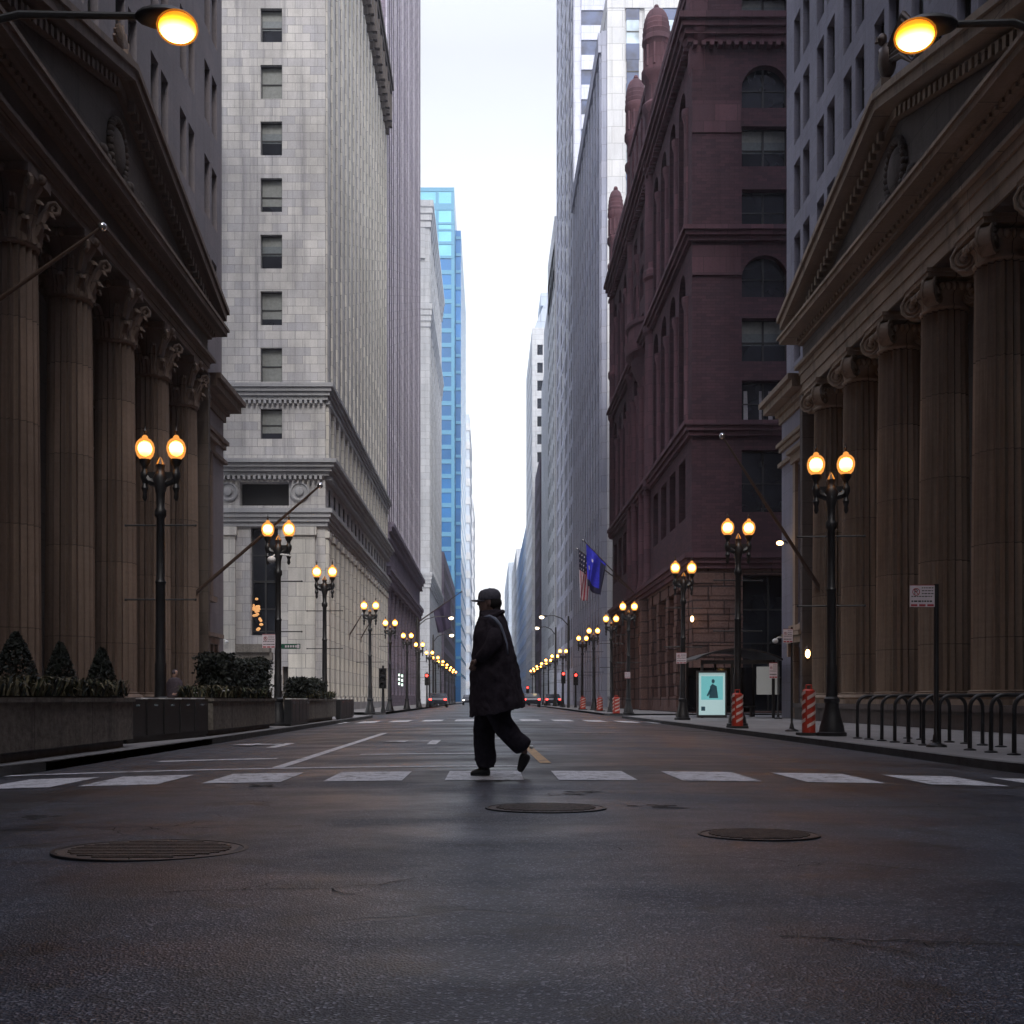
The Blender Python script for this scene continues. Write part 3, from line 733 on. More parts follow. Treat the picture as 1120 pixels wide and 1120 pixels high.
def mauve_tower():
    X0, Y0, Y1, TOP = -10.4, 107.2, 160.0, 125
    B = Bld('office_tower', 'mauve brick tower with thin pale vertical ribs beyond the ashlar block', (X0, Y0, 0))
    s = Fac(B, X0, Y0, 90, Y1 - Y0, -.3, TOP, .08)
    nb = 22; p = (Y1 - Y0) / nb
    for j in range(30):
        z0 = 19 + 3.5 * j
        for i in range(nb): s.win(p * i + .55, p * i + p - .55, z0, z0 + 2.1, 'strip' + random.choice(['', '', '_full', '_half']))
    for i in range(11): s.win(p * 2 * i + .8, p * 2 * i + p * 2 - .8, 1.2, 12.5, 'grid', depth=.6)
    s.make(); w = B.mb(); shell(w, X0 - 18, X0, Y0, Y1, -.3, TOP, street=X0); w.quad((X0 - 18, Y0, -.3), (X0, Y0, -.3), (X0, Y0, TOP), (X0 - 18, Y0, TOP))
    B.part('wall', w, M['purple_brick'])
    b = B.new()
    for i in range(nb + 1):
        big = i % 4 == 0
        s.box(b, p * i - (.22 if big else .1), p * i + (.22 if big else .1), 19, TOP - 1, -.02, .16 if big else .09)
    B.part('ribs', b, M['purple_pier'])
    for z0, z1, d in ((12.8, 14.2, .6), (17.2, 18.6, .8)):
        b = B.new(); cornice(b, s, z0, z1, d, 0, Y1 - Y0, steps=3, dent=1, dd=.4); B.part('ledge', b, M['purple_brick'])
    B.finish(60, sub=False)
def far_block(name, label, X0, Y0, Y1, TOP, mat, W=20, side=-1, nwin=None, swin=None, near=60, extra=None, base=-.3, trim=None):
    """nwin/swin: (pitch, width, z_first, z_pitch, height, style, u_first) grids on the near and street faces"""
    B = Bld(name, label, (X0, Y0, 0))
    ox = X0 - W if side < 0 else X0
    n = Fac(B, ox, Y0, 0, W, base, TOP, .3)
    s = Fac(B, X0, Y0 if side < 0 else Y1, 90 if side < 0 else -90, Y1 - Y0, base, TOP, .05)
    for f, g, L in ((n, nwin, W), (s, swin, Y1 - Y0)):
        if not g: continue
        p, w, zf, zp, h, st, uf = g; u = uf
        while u + w < L - .2:
            z = zf
            while z + h < TOP - 1.2: f.win(u, u + w, z, z + h, st); z += zp
            u += p
    n.make(); s.make(); wmb = B.mb(); shell(wmb, ox, ox + W, Y0, Y1, base, TOP, street=X0)
    B.part('wall', wmb, mat)
    if extra: extra(B, n, s)
    if B.wins: B.finish(near, sub=False)
    return B
def far_buildings():
    # pale classical block (left, px 452-485)
    def ex1(B, n, s):
        for z0, z1, d in ((66.5, 70.5, .5), (84, 88.6, .7), (20.5, 23.2, .5)):
            b = B.new(); cornice(b, n, z0, z1, d, 0, 20, steps=4, face_wrap=2); cornice(b, s, z0, z1, d, 0, 47, steps=4); B.part('cornice', b, M['pale_stone'])
        b = B.new()
        for i in range(4):
            for q in range(2): n.box(b, 19.2 - 3.2 * i - 1.6 * q - .9, 19.2 - 3.2 * i - 1.6 * q, 78.5, 83.8, -.02, .4)
        for i in range(9): s.box(b, .4 + i * 5.2, 2.2 + i * 5.2, 23.4, 66.3, -.02, .15); s.box(b, .4 + i * 5.2, 2.2 + i * 5.2, 71, 83.8, -.02, .15)
        B.part('pilasters', b, M['pale_stone'])
    far_block('office_block', 'pale stone block with heavy corner cornices beside the blue glass tower', -10.5, 188, 235, 88.8, M['pale_stone'], 20, -1, None, (2.6, 1.3, 24, 3.6, 2.2, 'plain', 2.6), 60, ex1)
    # blue glass tower
    def ex2(B, n, s):
        b = B.new(); TOP = 154.8
        z = 10
        while z < 112:
            s.box(b, 0, 60, z + 3.6, z + 5.0, -.02, .08); z += 6.6
        z = 6
        while z < 133: n.box(b, 0, 26, z, z + 1.3, -.02, .15); z += 4.4
        for u in (0, 5, 10, 14.8, 20.4, 25.1): n.box(b, u, u + .9, 5, TOP, -.02, .2)
        for z0_, z1_ in ((154.2, 155.4), (148.6, 150.6), (144.3, 144.9), (142.3, 142.9), (138.2, 139.1), (134.0, 134.8)): n.box(b, 0, 26.0, z0_, z1_, -.02, .25)
        for i in range(10): s.box(b, i * 6, i * 6 + .8, 5, 148, -.02, .1)
        B.part('mullions', b, M['blue_mull'])
        b = B.new()
        for (a, c) in ((150.6, 154.2), (144.9, 148.6), (142.9, 144.3), (139.1, 142.3), (134.8, 138.2)): n.box(b, .1, 25.9, a + .02, c - .02, -.02, .1)
        B.part('upper_glazing', b, M['glass_sky'])
        b = B.new(); b.box(-10.4, -8.75, 330, 400, -.3, 146); B.part('side_wing', b, M['glass_blue'])
        b = B.new(); z = 8
        while z < 146:
            b.box(-10.3, -8.7, 329.8, 400, z, z + .9); z += 5.2
        B.part('floor_bands', b, M['blue_mull'])
    far_block('glass_tower', 'tall blue glass tower left of the open sky', -10.55, 322, 385, 154.8, M['glass_blue'], 26, -1, None, None, extra=ex2)
    fs = M['far_stone']
    def bands(z1, step, L):
        def f(B, n, s):
            b = B.new(); z = 6
            while z < z1: s.box(b, 0, L, z, z + step * .4, -.02, .35); n.box(b, 0, 10, z, z + step * .4, -.02, .35); z += step
            B.part('floor_bands', b, M['pale_stone'])
        return f
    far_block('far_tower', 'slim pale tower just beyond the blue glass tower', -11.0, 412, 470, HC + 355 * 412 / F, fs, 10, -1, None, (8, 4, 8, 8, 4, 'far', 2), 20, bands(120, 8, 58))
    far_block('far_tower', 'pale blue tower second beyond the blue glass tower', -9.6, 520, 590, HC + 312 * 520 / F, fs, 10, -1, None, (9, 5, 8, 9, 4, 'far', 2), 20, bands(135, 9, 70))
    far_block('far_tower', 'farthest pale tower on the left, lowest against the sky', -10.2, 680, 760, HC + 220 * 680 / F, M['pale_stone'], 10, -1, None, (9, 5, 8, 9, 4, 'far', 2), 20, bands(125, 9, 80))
    far_block('brown_block', 'low brown block under the pale cornice with hanging flags', -10.2, 240, 318, 34, M['purple_brick'], 18, -1, None, (4, 2.2, 5, 4, 2.6, 'plain', 1), 20)
    # ---- right side beyond the red block
    def ex3(B, n, s):
        b = B.new(); L = 34
        for i in range(12): s.box(b, L - .3 - i * 2.9 - .9, L - .3 - i * 2.9, .5, 63.3, -.02, .14)
        s.box(b, 0, L, 63.302, 65.2, -.02, .3); B.part('piers', b, M['deco_dark'])
        b = B.new(); b.box(11.45, 40, 103.002, 137, -.3, 69); B.part('main_slab', b, M['deco_stone'])
        b = B.new(); b.box(11.4, 40, 102.8, 137.1, 67.5, 69.4)
        for k in range(4): b.box([11.4, 15.0, 18.6, 22][k], [13.1, 16.7, 20.3, 24][k], 102.75, 103.002, 1, 67.4)
        B.part('front_piers', b, M['deco_stone'])
        # window columns: alternate glass and dark spandrels
        for cx in (13.12, 16.72, 20.32):
            for k in range(17):
                z = 2.5 + 3.85 * k
                b = B.new(); b.box(cx + .15, cx + 1.35, 102.9, 102.99, z, z + 2.3); w = B.part('window', b, M['pane_light'] if k % 3 else M['glass_tint'])
                b = B.new(); b.box(cx + .15, cx + 1.35, 102.86, 102.9, z + 1.1, z + 1.2); link('sash_bar', b.mesh('sash_bar', M['dark_frame']), w)
            for k in range(17): b = B.new(); b.box(cx + .1, cx + 1.4, 102.88, 102.995, 2.5 + 3.85 * k + 2.3, 2.5 + 3.85 * k + 3.85); B.part('spandrel', b, M['glass_tint'])
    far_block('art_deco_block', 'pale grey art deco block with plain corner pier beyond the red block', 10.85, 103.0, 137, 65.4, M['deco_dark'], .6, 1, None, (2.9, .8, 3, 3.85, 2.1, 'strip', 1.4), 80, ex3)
    def ex4(B, n, s):
        b = B.new(); z = 60
        while z < 132: n.box(b, .9, 30, z, z + 1.9, -.02, .25); z += 3.9
        B.part('floor_bands', b, M['slab_stone'])
        z = 61.95
        b = B.new()
        while z < 132: n.box(b, .9, 30, z, z + 1.9, -.02, .1); z += 3.9
        B.part('window_bands', b, M['glass_tint'])
        b = B.new()
        for i in range(5): s.box(b, 36 - 8.6 * i - 1.3, 36 - 8.6 * i, 0, 133, -.02, .1)
        B.part('piers', b, M['slab_stone'])
    far_block('slab_tower', 'tallest cool white slab tower right of the open sky with dark window columns', 11.2, 140, 176, 134, M['slab_stone'], 30, 1, None, (2.87, 1.95, 5, 3.9, 2.9, 'far', .9), 95, ex4)
    def ex5(B, n, s):
        b = B.new(); b.box(11.0, 26, 200, 214, 0, 74.5); b.box(11.0, 26, 214.002, 224, 0, 66); b.box(11.0, 24, 179, 199.9, 70, 82); B.part('stepped_wings', b, M['pale_stone'])
    far_block('stepped_tower', 'white tower with stepped top behind the slab tower', 11.0, 178.5, 200, 78, M['pale_stone'], 15, 1, None, (4, 1.4, 6, 4, 2.2, 'plain', 1.5), 30, ex5)
    def ex6(B, n, s):
        b = B.new(); b.prism([(10.6, 88), (24, 88), (22, 94), (13, 94)], 1, 250.5, 268); b.box(12.2, 22, 252, 266, 93.9, 97); B.part('crown', b, M['far_stone'])
    far_block('far_tower', 'pale tower with sloping shoulders, leftmost tall one right of the sky', 10.1, 250, 290, 88, M['pale_stone'], 14, 1, (2.6, 1.3, 6, 4.2, 2.4, 'far', 1.2), (4, 2, 6, 4.2, 2.4, 'far', 1), 60, ex6)
    far_block('brick_block', 'dark purple brick block with flat top beside the slab tower', 10.7, 226, 248, 52, M['dark_brick'], 14, 1, (2.4, 1.4, 5, 4, 2.4, 'plain', .6), (3, 1.6, 5, 4, 2.4, 'plain', .8), 30)
    far_block('far_block', 'hazy pale block at the far end right of the walking man', 11.0, 430, 520, HC + 165 * 430 / F, M['pale_stone'], 12, 1, None, (8, 4, 6, 7, 3.6, 'far', 2), 30)
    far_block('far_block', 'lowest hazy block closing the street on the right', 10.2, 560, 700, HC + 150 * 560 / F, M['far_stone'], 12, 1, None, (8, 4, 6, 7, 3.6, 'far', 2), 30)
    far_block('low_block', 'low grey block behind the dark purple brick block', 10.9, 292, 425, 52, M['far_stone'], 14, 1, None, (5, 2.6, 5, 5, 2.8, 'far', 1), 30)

def red_block():
    X0, Y0, Y1 = 10.8, 56.7, 93.2; TOP = 39.6; zy = lambda py: wz(py, Y0); W = 26
    B = Bld('red_stone_block', 'dark red brick and stone block with turrets and tall arches right of the street', (X0, Y0, 0))
    n = Fac(B, X0, Y0, 0, W, 8.4, TOP, .45); s = Fac(B, X0, Y1, -90, Y1 - Y0, 8.4, TOP, .5)
    ng = Fac(B, X0, Y0 , 0, W, -.3, 8.4, .7, 'ground'); sg = Fac(B, X0, Y1, -90, Y1 - Y0, -.3, 8.4, .8, 'ground')
    rows = [(zy(560), zy(492), 0), (zy(462), zy(416), 0), (zy(395), zy(348), 0), (zy(325), zy(279), 1), (zy(250), zy(207), 0), (zy(182), zy(138), 0), (zy(118), zy(71), 1), (zy(21), zy(-6), 0)]
    ncols = [2.65 + 3.7 * i for i in range(6)]
    for a in ncols:
        for z0, z1, ar in rows:
            n.win(a, a + 2.45, z0, z1, 'arch' if ar else 'pair' + random.choice(['', '_curtain', '_half', '']), arch=bool(ar))
    L = Y1 - Y0; P = 3.15
    bays = [L - 1.9 - P * i - 2.0 for i in range(11)]   # far-left u of each bay, nearest first
    for i, a in enumerate(bays):
        if i in (4, 5, 6):      # entrance bay between the turrets
            for z0, z1, ar in rows: s.win(a + .2, a + 1.8, z0, z1, 'pair')
            continue
        for (z0, z1, ar, hs) in ((rows[1][0] - .05, rows[3][1], 1, (15.6, 18.8, 22.3)), (rows[4][0] - .02, rows[6][1], 1, (26.0, 29.2, 32.3))):
            s.hole(a, a + 2.0, z0, z1, True, .75)
            for q, h in enumerate(hs):
                s.win(a, a + 2.0, h, min(h + 2.3, z1) - (.0 if q < 2 else .0), 'pair' + random.choice(['', '', '_half']), cut=False, depth=.65)
            b = B.mb('span')
            for h in hs[1:]: s.box(b, a, a + 2.0, h - .85, h - .02, -.74, -.45)
        s.win(a, a + 2.0, rows[0][0], rows[0][1], 'pair', depth=.6)
        for q in (0, 1): s.win(a + q * 1.1, a + q * 1.1 + .8, 37.3, 38.7, 'sash')
    n.make(); s.make(); w = B.mb('wall'); shell(w, X0, X0 + W, Y0, Y1, 8.4, TOP, street=X0); B.part('wall', w, M['red_stone'])
    B.part('spandrel_panels', B.mbs['span'], M['red_trim'])
    # rusticated ground storeys
    for a in ncols: ng.win(a + .05, a + 3.1, .1, 7.4, 'grid', depth=.7)
    for i, a in enumerate(bays):
        if i in (5,): sg.win(a - .8, a + 2.8, .1, 6.6, 'grid', arch=True)
        elif i in (4, 6): continue
        else: sg.win(a - .1, a + 2.1, .9, 6.9, 'grid', depth=.8)
    ng.make(); sg.make(); w = B.mbs['ground']; w.quad((X0 + W, Y0, -.3), (X0 + W, Y1, -.3), (X0 + W, Y1, 8.4), (X0 + W, Y0, 8.4)); w.quad((X0, Y1, -.3), (X0 + W, Y1, -.3), (X0 + W, Y1, 8.4), (X0, Y1, 8.4))
    random.seed(5)
    for i in range(11):   # rock-faced courses, proud of the wall by uneven amounts
        z = .3 + i * .66
        for (fc, spans) in ((ng, [(0.0, 2.6)] + [(a + 3.12, a + 3.7 + .03) for a in ncols]), (sg, [(a + 2.12, a + P - .12) for i_, a in enumerate(bays) if i_ not in (5, 6)])):
            for (a, c) in spans:
                u = a; 
                while u < c - .05:
                    e = min(c, u + random.uniform(.7, 1.5))
                    if c - e < .3: e = c
                    fc.box(w, u + .015, e - .015, z + .02, z + .64, -.1, random.uniform(.04, .16)); u = e
    B.part('ground_storey', w, M['red_rough'])
    t = M['red_trim']
    def wrap(nm, z0, z1, d, steps, dent=0, mat=t):
        b = B.new(); cornice(b, n, z0, z1, d, 0, W, steps=steps, dent=dent, dd=.22, face_wrap=1); cornice(b, s, z0, z1, d, 0, L, steps=steps, dent=dent, dd=.22); B.part(nm, b, mat)
    wrap('ground_cornice', 7.7, 8.5, .45, 3); wrap('string_course', 14.75, 15.5, .5, 3); wrap('middle_cornice', 25.1, 25.8, .55, 3)
    wrap('upper_cornice', 35.6, 36.9, .8, 4, 1); wrap('roof_parapet', 39.0, 39.9, .15, 2)
    b = B.new(); n.box(b, 0, 2.6, 30.9, 32.6, -.02, .06); B.part('terracotta_panel', b, t); b = B.new(); n.box(b, 0, 2.6, 23.3, 23.5, -.02, .1); n.box(b, 0, 2.6, 23.502, 24.9, -.02, .05); B.part('frieze_band', b, t)
    # pilaster shafts between the bays
    for i, a in enumerate(bays):
        if i in (4, 5): continue
        for zz0, zz1 in ((15.5, 22.6), (25.8, 32.8)):
            c = s.P(a + 2.0 + (P - 2.0) / 2, zz0, -.02); b = B.new(); b.lathe([(.3, 0), (.22, .25), (.22, zz1 - zz0 - .7), (.34, zz1 - zz0 - .3), (.34, zz1 - zz0)], c, 12); B.part('pier_shaft', b, t)
    # corner tourelle under the roof, round turrets with domed caps
    b = B.new(); b.lathe([(.1, 33.2), (.5, 34.4), (.5, 35.5), (.62, 35.6), (.95, 36.2), (1.0, 36.9), (.6, 36.92), (.6, 38.9), (.72, 39), (.72, 39.9)], (X0 + .35, Y0 + .35, 0), 20); B.part('corner_tourelle', b, t)
    def turret(cx, cy, r, zb, zt):
        b = B.new(); H = zt - zb
        pr = [(r * .92, zb)]
        for z in (15.2, 25.4, 29, 36.2):
            pr += [(r * .92, z - .5), (r * 1.12, z - .3), (r * 1.12, z + .1), (r * .92, z + .3)]
        zt0 = zt - 7.6
        pr += [(r * .95, zt0), (r * 1.18, zt0 + .3), (r * 1.18, zt0 + .6), (r * .95, zt0 + .8), (r * .95, zt0 + 2.2), (r * 1.22, zt0 + 2.5), (r * 1.22, zt0 + 2.9), (r, zt0 + 3.0), (r, zt0 + 4.6), (r * 1.18, zt0 + 4.8), (r * 1.15, zt0 + 5.1)]
        b.lathe(pr, (cx, cy, 0), 20)
        for k in range(10):
            a = 2 * PI * k / 10; b.box(cx + r * math.cos(a) - .06, cx + r * math.cos(a) + .06, cy + r * math.sin(a) - .06, cy + r * math.sin(a) + .06, zt0 + 3.1, zt0 + 4.5)
        tw = B.part('turret', b, t)
        b = B.new(); pr = []
        for k in range(9):
            q = k / 8; pr += [(r * 1.12 * math.cos(q * 1.25) + .03, zt0 + 5.1 + 1.9 * math.sin(q * PI / 2)), (r * 1.12 * math.cos(q * 1.25) - .02, zt0 + 5.16 + 1.9 * math.sin(q * PI / 2))]
        pr += [(.14, zt0 + 7.05), (.2, zt0 + 7.2), (.14, zt0 + 7.38), (.01, zt0 + 7.45)]
        b.lathe(pr, (cx, cy, 0), 20); link('dome_cap', b.mesh('dome_cap', t), tw)
    turret(11.15, 71.0, .82, 15, 47.2); turret(11.15, 80.9, .72, 15, 48.3); turret(11.0, 92.6, .6, 25.5, 45.5)
    # raised entrance bay with bowed balcony
    b = B.new(); b.box(X0 - .1, X0 + 3, 71.6, 80.4, 36.9, 41.8)
    for k in range(4): b.box(X0 - .25, X0 - .1, 72 + k * 2.2, 73.2 + k * 2.2, 37.5, 41.2)
    b.box(X0 - .25, X0 + 3, 71.4, 80.6, 41.8, 42.3); B.part('entrance_attic', b, t)
    b = B.new(); b.lathe([(1.9, 22.0), (2.3, 23.2), (2.8, 24.3), (2.85, 24.8), (3.25, 25.1), (3.35, 25.9), (3.1, 25.92), (3.1, 26.9), (3.25, 27), (3.25, 27.3)], (X0 + 2.2, 76.0, 0), 28); B.part('bowed_balcony', b, t)
    b = B.new()
    for yy in (71.6, 74.2, 77.8, 80.4): b.lathe([(.4, 8.5), (.32, 9), (.32, 22), (.45, 22.4)], (X0 - .1, yy, 0), 12)
    B.part('entrance_columns', b, t)
    b = B.new(); b.box(X0 - .6, X0, 72.5, 79.8, 6.9, 7.6); b.box(X0 - .5, X0, 72.2, 73.2, 0, 6.9); b.box(X0 - .5, X0, 79.0, 80.0, 0, 6.9); B.part('entrance_surround', b, M['red_rough'])
    b = B.new(); b.box(X0 + .6, X0 + .7, 74.9, 77.6, 3.6, 5.6); B.part('lit_transom', b, M['warm_dim'])
    b = B.new(); b.box(14.4, 15.6, Y0 + .62, Y0 + .68, 1.0, 2.5); b.box(15.9, 16.8, Y0 + .62, Y0 + .68, .9, 2.3); B.part('lit_shop_glass', b, M['shop_lit'])
    B.finish(95)
    return B

# ------------------------------------------------------------------ setting
def ground_materials():
    m, nt, b = new_mat('worn asphalt')
    g = nt.nodes.new('ShaderNodeNewGeometry').outputs['Position']
    big = noise_n(nt, mapping(nt, g, (.35, .16, 1)), 1, 5, .6)
    fine = nd(nt, 'ShaderNodeTexVoronoi', feature='F1', _Scale=120); nt.links.new(g, fine.inputs['Vector'])
    fine2 = noise_n(nt, g, 38, 3, .7)
    c = mixc(nt, ramp(nt, big, [(.35, 0), (.65, 1)]), (.012, .018, .030), (.032, .042, .066))
    agg = nd(nt, 'ShaderNodeSeparateColor'); nt.links.new(fine.outputs['Color'], agg.inputs[0])
    c = mixc(nt, ramp(nt, agg.outputs[0], [(.80, 0), (.97, .8)]), c, (.24, .25, .29))
    c = mixc(nt, ramp(nt, agg.outputs[1], [(.0, .6), (.35, 0)]), c, (.006, .006, .006))
    # tar seams and cracks
    wv = nd(nt, 'ShaderNodeTexVoronoi', feature='DISTANCE_TO_EDGE', _Scale=.45)
    dv = nd(nt, 'ShaderNodeVectorMath', operation='ADD'); nz = nd(nt, 'ShaderNodeTexNoise', _Scale=1.2, _Detail=5); nt.links.new(g, nz.inputs[0])
    sc = nd(nt, 'ShaderNodeVectorMath', operation='SCALE'); sc.inputs['Scale'].default_value = .7; nt.links.new(nz.outputs[1], sc.inputs[0])
    nt.links.new(g, dv.inputs[0]); nt.links.new(sc.outputs[0], dv.inputs[1]); nt.links.new(mapping(nt, dv.outputs[0], (.6, 1, 1)), wv.inputs['Vector'])
    crack = ramp(nt, wv.outputs[0], [(0, 1), (.006, .8), (.012, 0)])
    msk = ramp(nt, noise_n(nt, g, .5, 2), [(.5, 0), (.58, 1)])
    mm = nd(nt, 'ShaderNodeMath', operation='MULTIPLY'); nt.links.new(crack, mm.inputs[0]); nt.links.new(msk, mm.inputs[1])
    c = mixc(nt, mm.outputs[0], c, (.008, .008, .008))
    # resurfaced rectangles and oily, tyre-polished bands along the lanes
    pb = nd(nt, 'ShaderNodeTexBrick', offset=.37); pb.inputs['Scale'].default_value = 1; pb.inputs['Brick Width'].default_value = 3.3; pb.inputs['Row Height'].default_value = 4.7; pb.inputs['Mortar Size'].default_value = .012
    pb.inputs['Color1'].default_value = (0, 0, 0, 1); pb.inputs['Color2'].default_value = (1, 1, 1, 1); pb.inputs['Mortar'].default_value = (0, 0, 0, 1); nt.links.new(g, pb.inputs['Vector'])
    c = mixc(nt, ramp(nt, pb.outputs[0], [(.5, 0), (.75, .7)]), c, (.014, .014, .016))
    c = mixc(nt, ramp(nt, noise_n(nt, mapping(nt, g, (1.7, .05, 1)), 1, 3), [(.5, 0), (.66, .55)]), c, (.016, .016, .018))
    c = mixc(nt, ramp(nt, noise_n(nt, g, 2.3, 6, .7), [(.56, 0), (.62, .75)]), c, (.010, .010, .011))
    # brownish worn patches
    c = mixc(nt, ramp(nt, noise_n(nt, mapping(nt, g, (.8, 1.4, 1)), .9, 4), [(.55, 0), (.7, .35)]), c, (.030, .030, .034))
    nt.links.new(c, b.inputs['Base Color'])
    rg = ramp(nt, noise_n(nt, mapping(nt, g, (.5, .9, 1)), .8, 5, .65), [(.38, .33), (.62, .6)])
    nt.links.new(rg, b.inputs['Roughness']); b.inputs['Specular IOR Level'].default_value = .5
    ad = nd(nt, 'ShaderNodeMath', operation='ADD'); nt.links.new(fine.outputs[0], ad.inputs[0]); nt.links.new(fine2, ad.inputs[1])
    ad2 = nd(nt, 'ShaderNodeMath', operation='MULTIPLY_ADD'); ad2.inputs[1].default_value = -2; nt.links.new(mm.outputs[0], ad2.inputs[0]); nt.links.new(ad.outputs[0], ad2.inputs[2])
    bp = nd(nt, 'ShaderNodeBump', _Strength=.6, _Distance=.004); nt.links.new(ad2.outputs[0], bp.inputs['Height']); nt.links.new(bp.outputs[0], b.inputs['Normal'])
    M['asphalt'] = m
    for key, col in (('paint', (.72, .73, .78)), ('paint_yellow', (.52, .30, .10))):
        m, nt, b = new_mat('worn road ' + key)
        g = nt.nodes.new('ShaderNodeNewGeometry').outputs['Position']
        a = ramp(nt, noise_n(nt, g, 7, 8, .75), [(.36, .95), (.5, .05)])
        c = mixc(nt, a, col, (.06, .058, .06))
        c = mixc(nt, ramp(nt, noise_n(nt, g, 60, 2), [(.4, .35), (.6, 0)]), c, (.08, .08, .08))
        nt.links.new(c, b.inputs['Base Color']); b.inputs['Roughness'].default_value = .6
        M[key] = m
CX = .5
def rz(x, y=20): return -.13 * min(1.4, (abs(x - CX) / 6.3)) ** 2
def strip(mb, x0, x1, y0, y1, dz, nx=4, skew=None):
    for i in range(nx):
        a = x0 + (x1 - x0) * i / nx; c = x0 + (x1 - x0) * (i + 1) / nx
        mb.quad((a, y0, rz(a) + dz), (c, y0, rz(c) + dz), (c, y1, rz(c) + dz), (a, y1, rz(a) + dz))
def setting():
    ground_materials()
    g = MB(); xs = [-1200, -60, -9] + [CX - 6.5 + 13 * i / 20 for i in range(21)] + [10, 60, 1200]
    ysx = [-150, 0, 6, 10, 14, 20, 30, 50, 90, 150, 300, 1500]
    v = [(x, y, rz(x)) for y in ysx for x in xs]; n = len(xs)
    fs = [(j * n + i, j * n + i + 1, (j + 1) * n + i + 1, (j + 1) * n + i) for j in range(len(ysx) - 1) for i in range(n - 1)]
    g.add(v, fs, True); tag(g.build('road', M['asphalt'], recalc=False), None, None, kind='structure')
    # pavements with kerbs; z of the pavement top is 0
    def pavement(name, pts):
        b = MB(); b.prism(pts, 2, -.4, 0.0); tag(b.build(name, M['walk']), None, None, kind='structure')
    def kerb(pts, s):
        b = MB()
        for (p, q) in zip(pts[:-1], pts[1:]):
            d = Vector((q[0] - p[0], q[1] - p[1])); nrm = Vector((-d.y, d.x)).normalized() * .16 * s
            b.prism([p, q, (q[0] + nrm.x, q[1] + nrm.y), (p[0] + nrm.x, p[1] + nrm.y)], 2, -.4, .012)
        tag(b.build('kerb', M['kerb']), None, None, kind='structure')
    XR, XL = 5.95, -5.2
    arcR = [(XR + 3.5 - 3.5 * math.cos(a), 12.5 - 3.5 * math.sin(a)) for a in [PI / 2 - k * PI / 12 for k in range(7)]]
    arcL = [(XL - 3.5 + 3.5 * math.cos(a), 12.5 - 3.5 * math.sin(a)) for a in [PI / 2 - k * PI / 12 for k in range(7)]]
    pavement('pavement_right', [(40, 9)] + arcR + [(XR + .05, 20), (XR - .1, 47), (XR + 1.2, 49.5), (40, 49.5)])
    kerb(arcR + [(XR + .05, 20), (XR - .1, 47), (XR + 1.2, 49.5), (40, 49.5)], -1)
    pavement('pavement_left', [(-40, 9)] + arcL + [(XL, 20), (XL - .1, 48.5), (XL - 1.4, 51), (-40, 51)])
    kerb(arcL + [(XL, 20), (XL - .1, 48.5), (XL - 1.4, 51), (-40, 51)], 1)
    pavement('far_pavement_right', [(40, 54.5), (7.2, 54.5), (6.0, 56), (6.0, 1400), (40, 1400)]); kerb([(40, 54.5), (7.2, 54.5), (6.0, 56), (6.0, 700)], -1)
    pavement('far_pavement_left', [(-40, 61), (-7.0, 61), (-6.0, 62), (-6.0, 1400), (-40, 1400)]); kerb([(-40, 61), (-7.0, 61), (-6.0, 62), (-6.0, 700)], 1)
    # crosswalk and lane markings, each a thin sheet above the asphalt
    def mark(name, mb, mat, grp=None):
        tag(mb.build(name, M[mat], recalc=False), None, None, kind='structure')
    b = MB(); ya, yb = HC * F / (853.5 - 765), HC * F / (843.5 - 765)
    for c in (40, 150, 278, 404, 530, 648, 776, 905, 1033, 1160, -90):
        x = wx(c, 10.25); strip(b, x - .36, x + .36, ya, yb, .005, 2)
    mark('crosswalk_marking', b, 'paint')
    b = MB(); strip(b, -5.6, .35, 11.62, 11.8, .006, 12); mark('cross_line_marking', b, 'paint')
    b = MB(); strip(b, -4.3, -2.75, 13.7, 13.95, .006, 4); strip(b, -1.75, -.15, 14.35, 14.6, .006, 3); mark('stop_line_marking', b, 'paint')
    b = MB(); strip(b, -2.42, -2.28, 11.85, 24, .006, 1); mark('lane_line_marking', b, 'paint')
    b = MB(); pl = [(.65, 12.25), (.60, 16), (.53, 21.4), (.40, 30), (.24, 41.8)]
    for (xa, ya_), (xb, yb_) in zip(pl[:-1], pl[1:]): b.quad((xa - .065, ya_, .0055), (xa + .065, ya_, .0055), (xb + .065, yb_, .0055), (xb - .065, yb_, .0055))
    mark('centre_line_marking', b, 'paint_yellow')
    b = MB()
    for cx, cy in ((-3.55, 18.2), (-.95, 18.4)):
        Z = rz(cx) + .007
        b.quad((cx - .08, cy - .9, Z), (cx + .08, cy - .9, Z), (cx + .08, cy + .9, Z), (cx - .08, cy + .9, Z))
        b.add([(cx - .08, cy + .3, Z), (cx - .08, cy + .55, Z), (cx - .5, cy + .55, Z), (cx - .5, cy + .8, Z), (cx - .95, cy + .4, Z), (cx - .5, cy, Z), (cx - .5, cy + .3, Z)], [(0, 1, 2, 3, 4, 5, 6)])
    mark('arrow_marking', b, 'paint')
    b = MB()
    for k in range(-5, 6):
        x = CX - .2 + k * 1.15; strip(b, x - .35, x + .35, 36.6, 39.2, .006, 1)
    mark('far_crosswalk_marking', b, 'paint')
    # tar joints running across
    b = MB(); random.seed(3)
    for (x0, x1, y) in ((-2.9, -.5, 6.25), (2.6, 4.4, 9.4)):
        x = x0; yy = y
        while x < x1:
            y2 = yy + random.uniform(-.018, .018); w = random.uniform(.001, .009)
            if random.random() < .62: b.quad((x, yy - w, rz(x) + .003), (x + .09, y2 - w, rz(x + .09) + .003), (x + .09, y2 + w, rz(x + .09) + .003), (x, yy + w, rz(x) + .003))
            x += .09; yy = y2
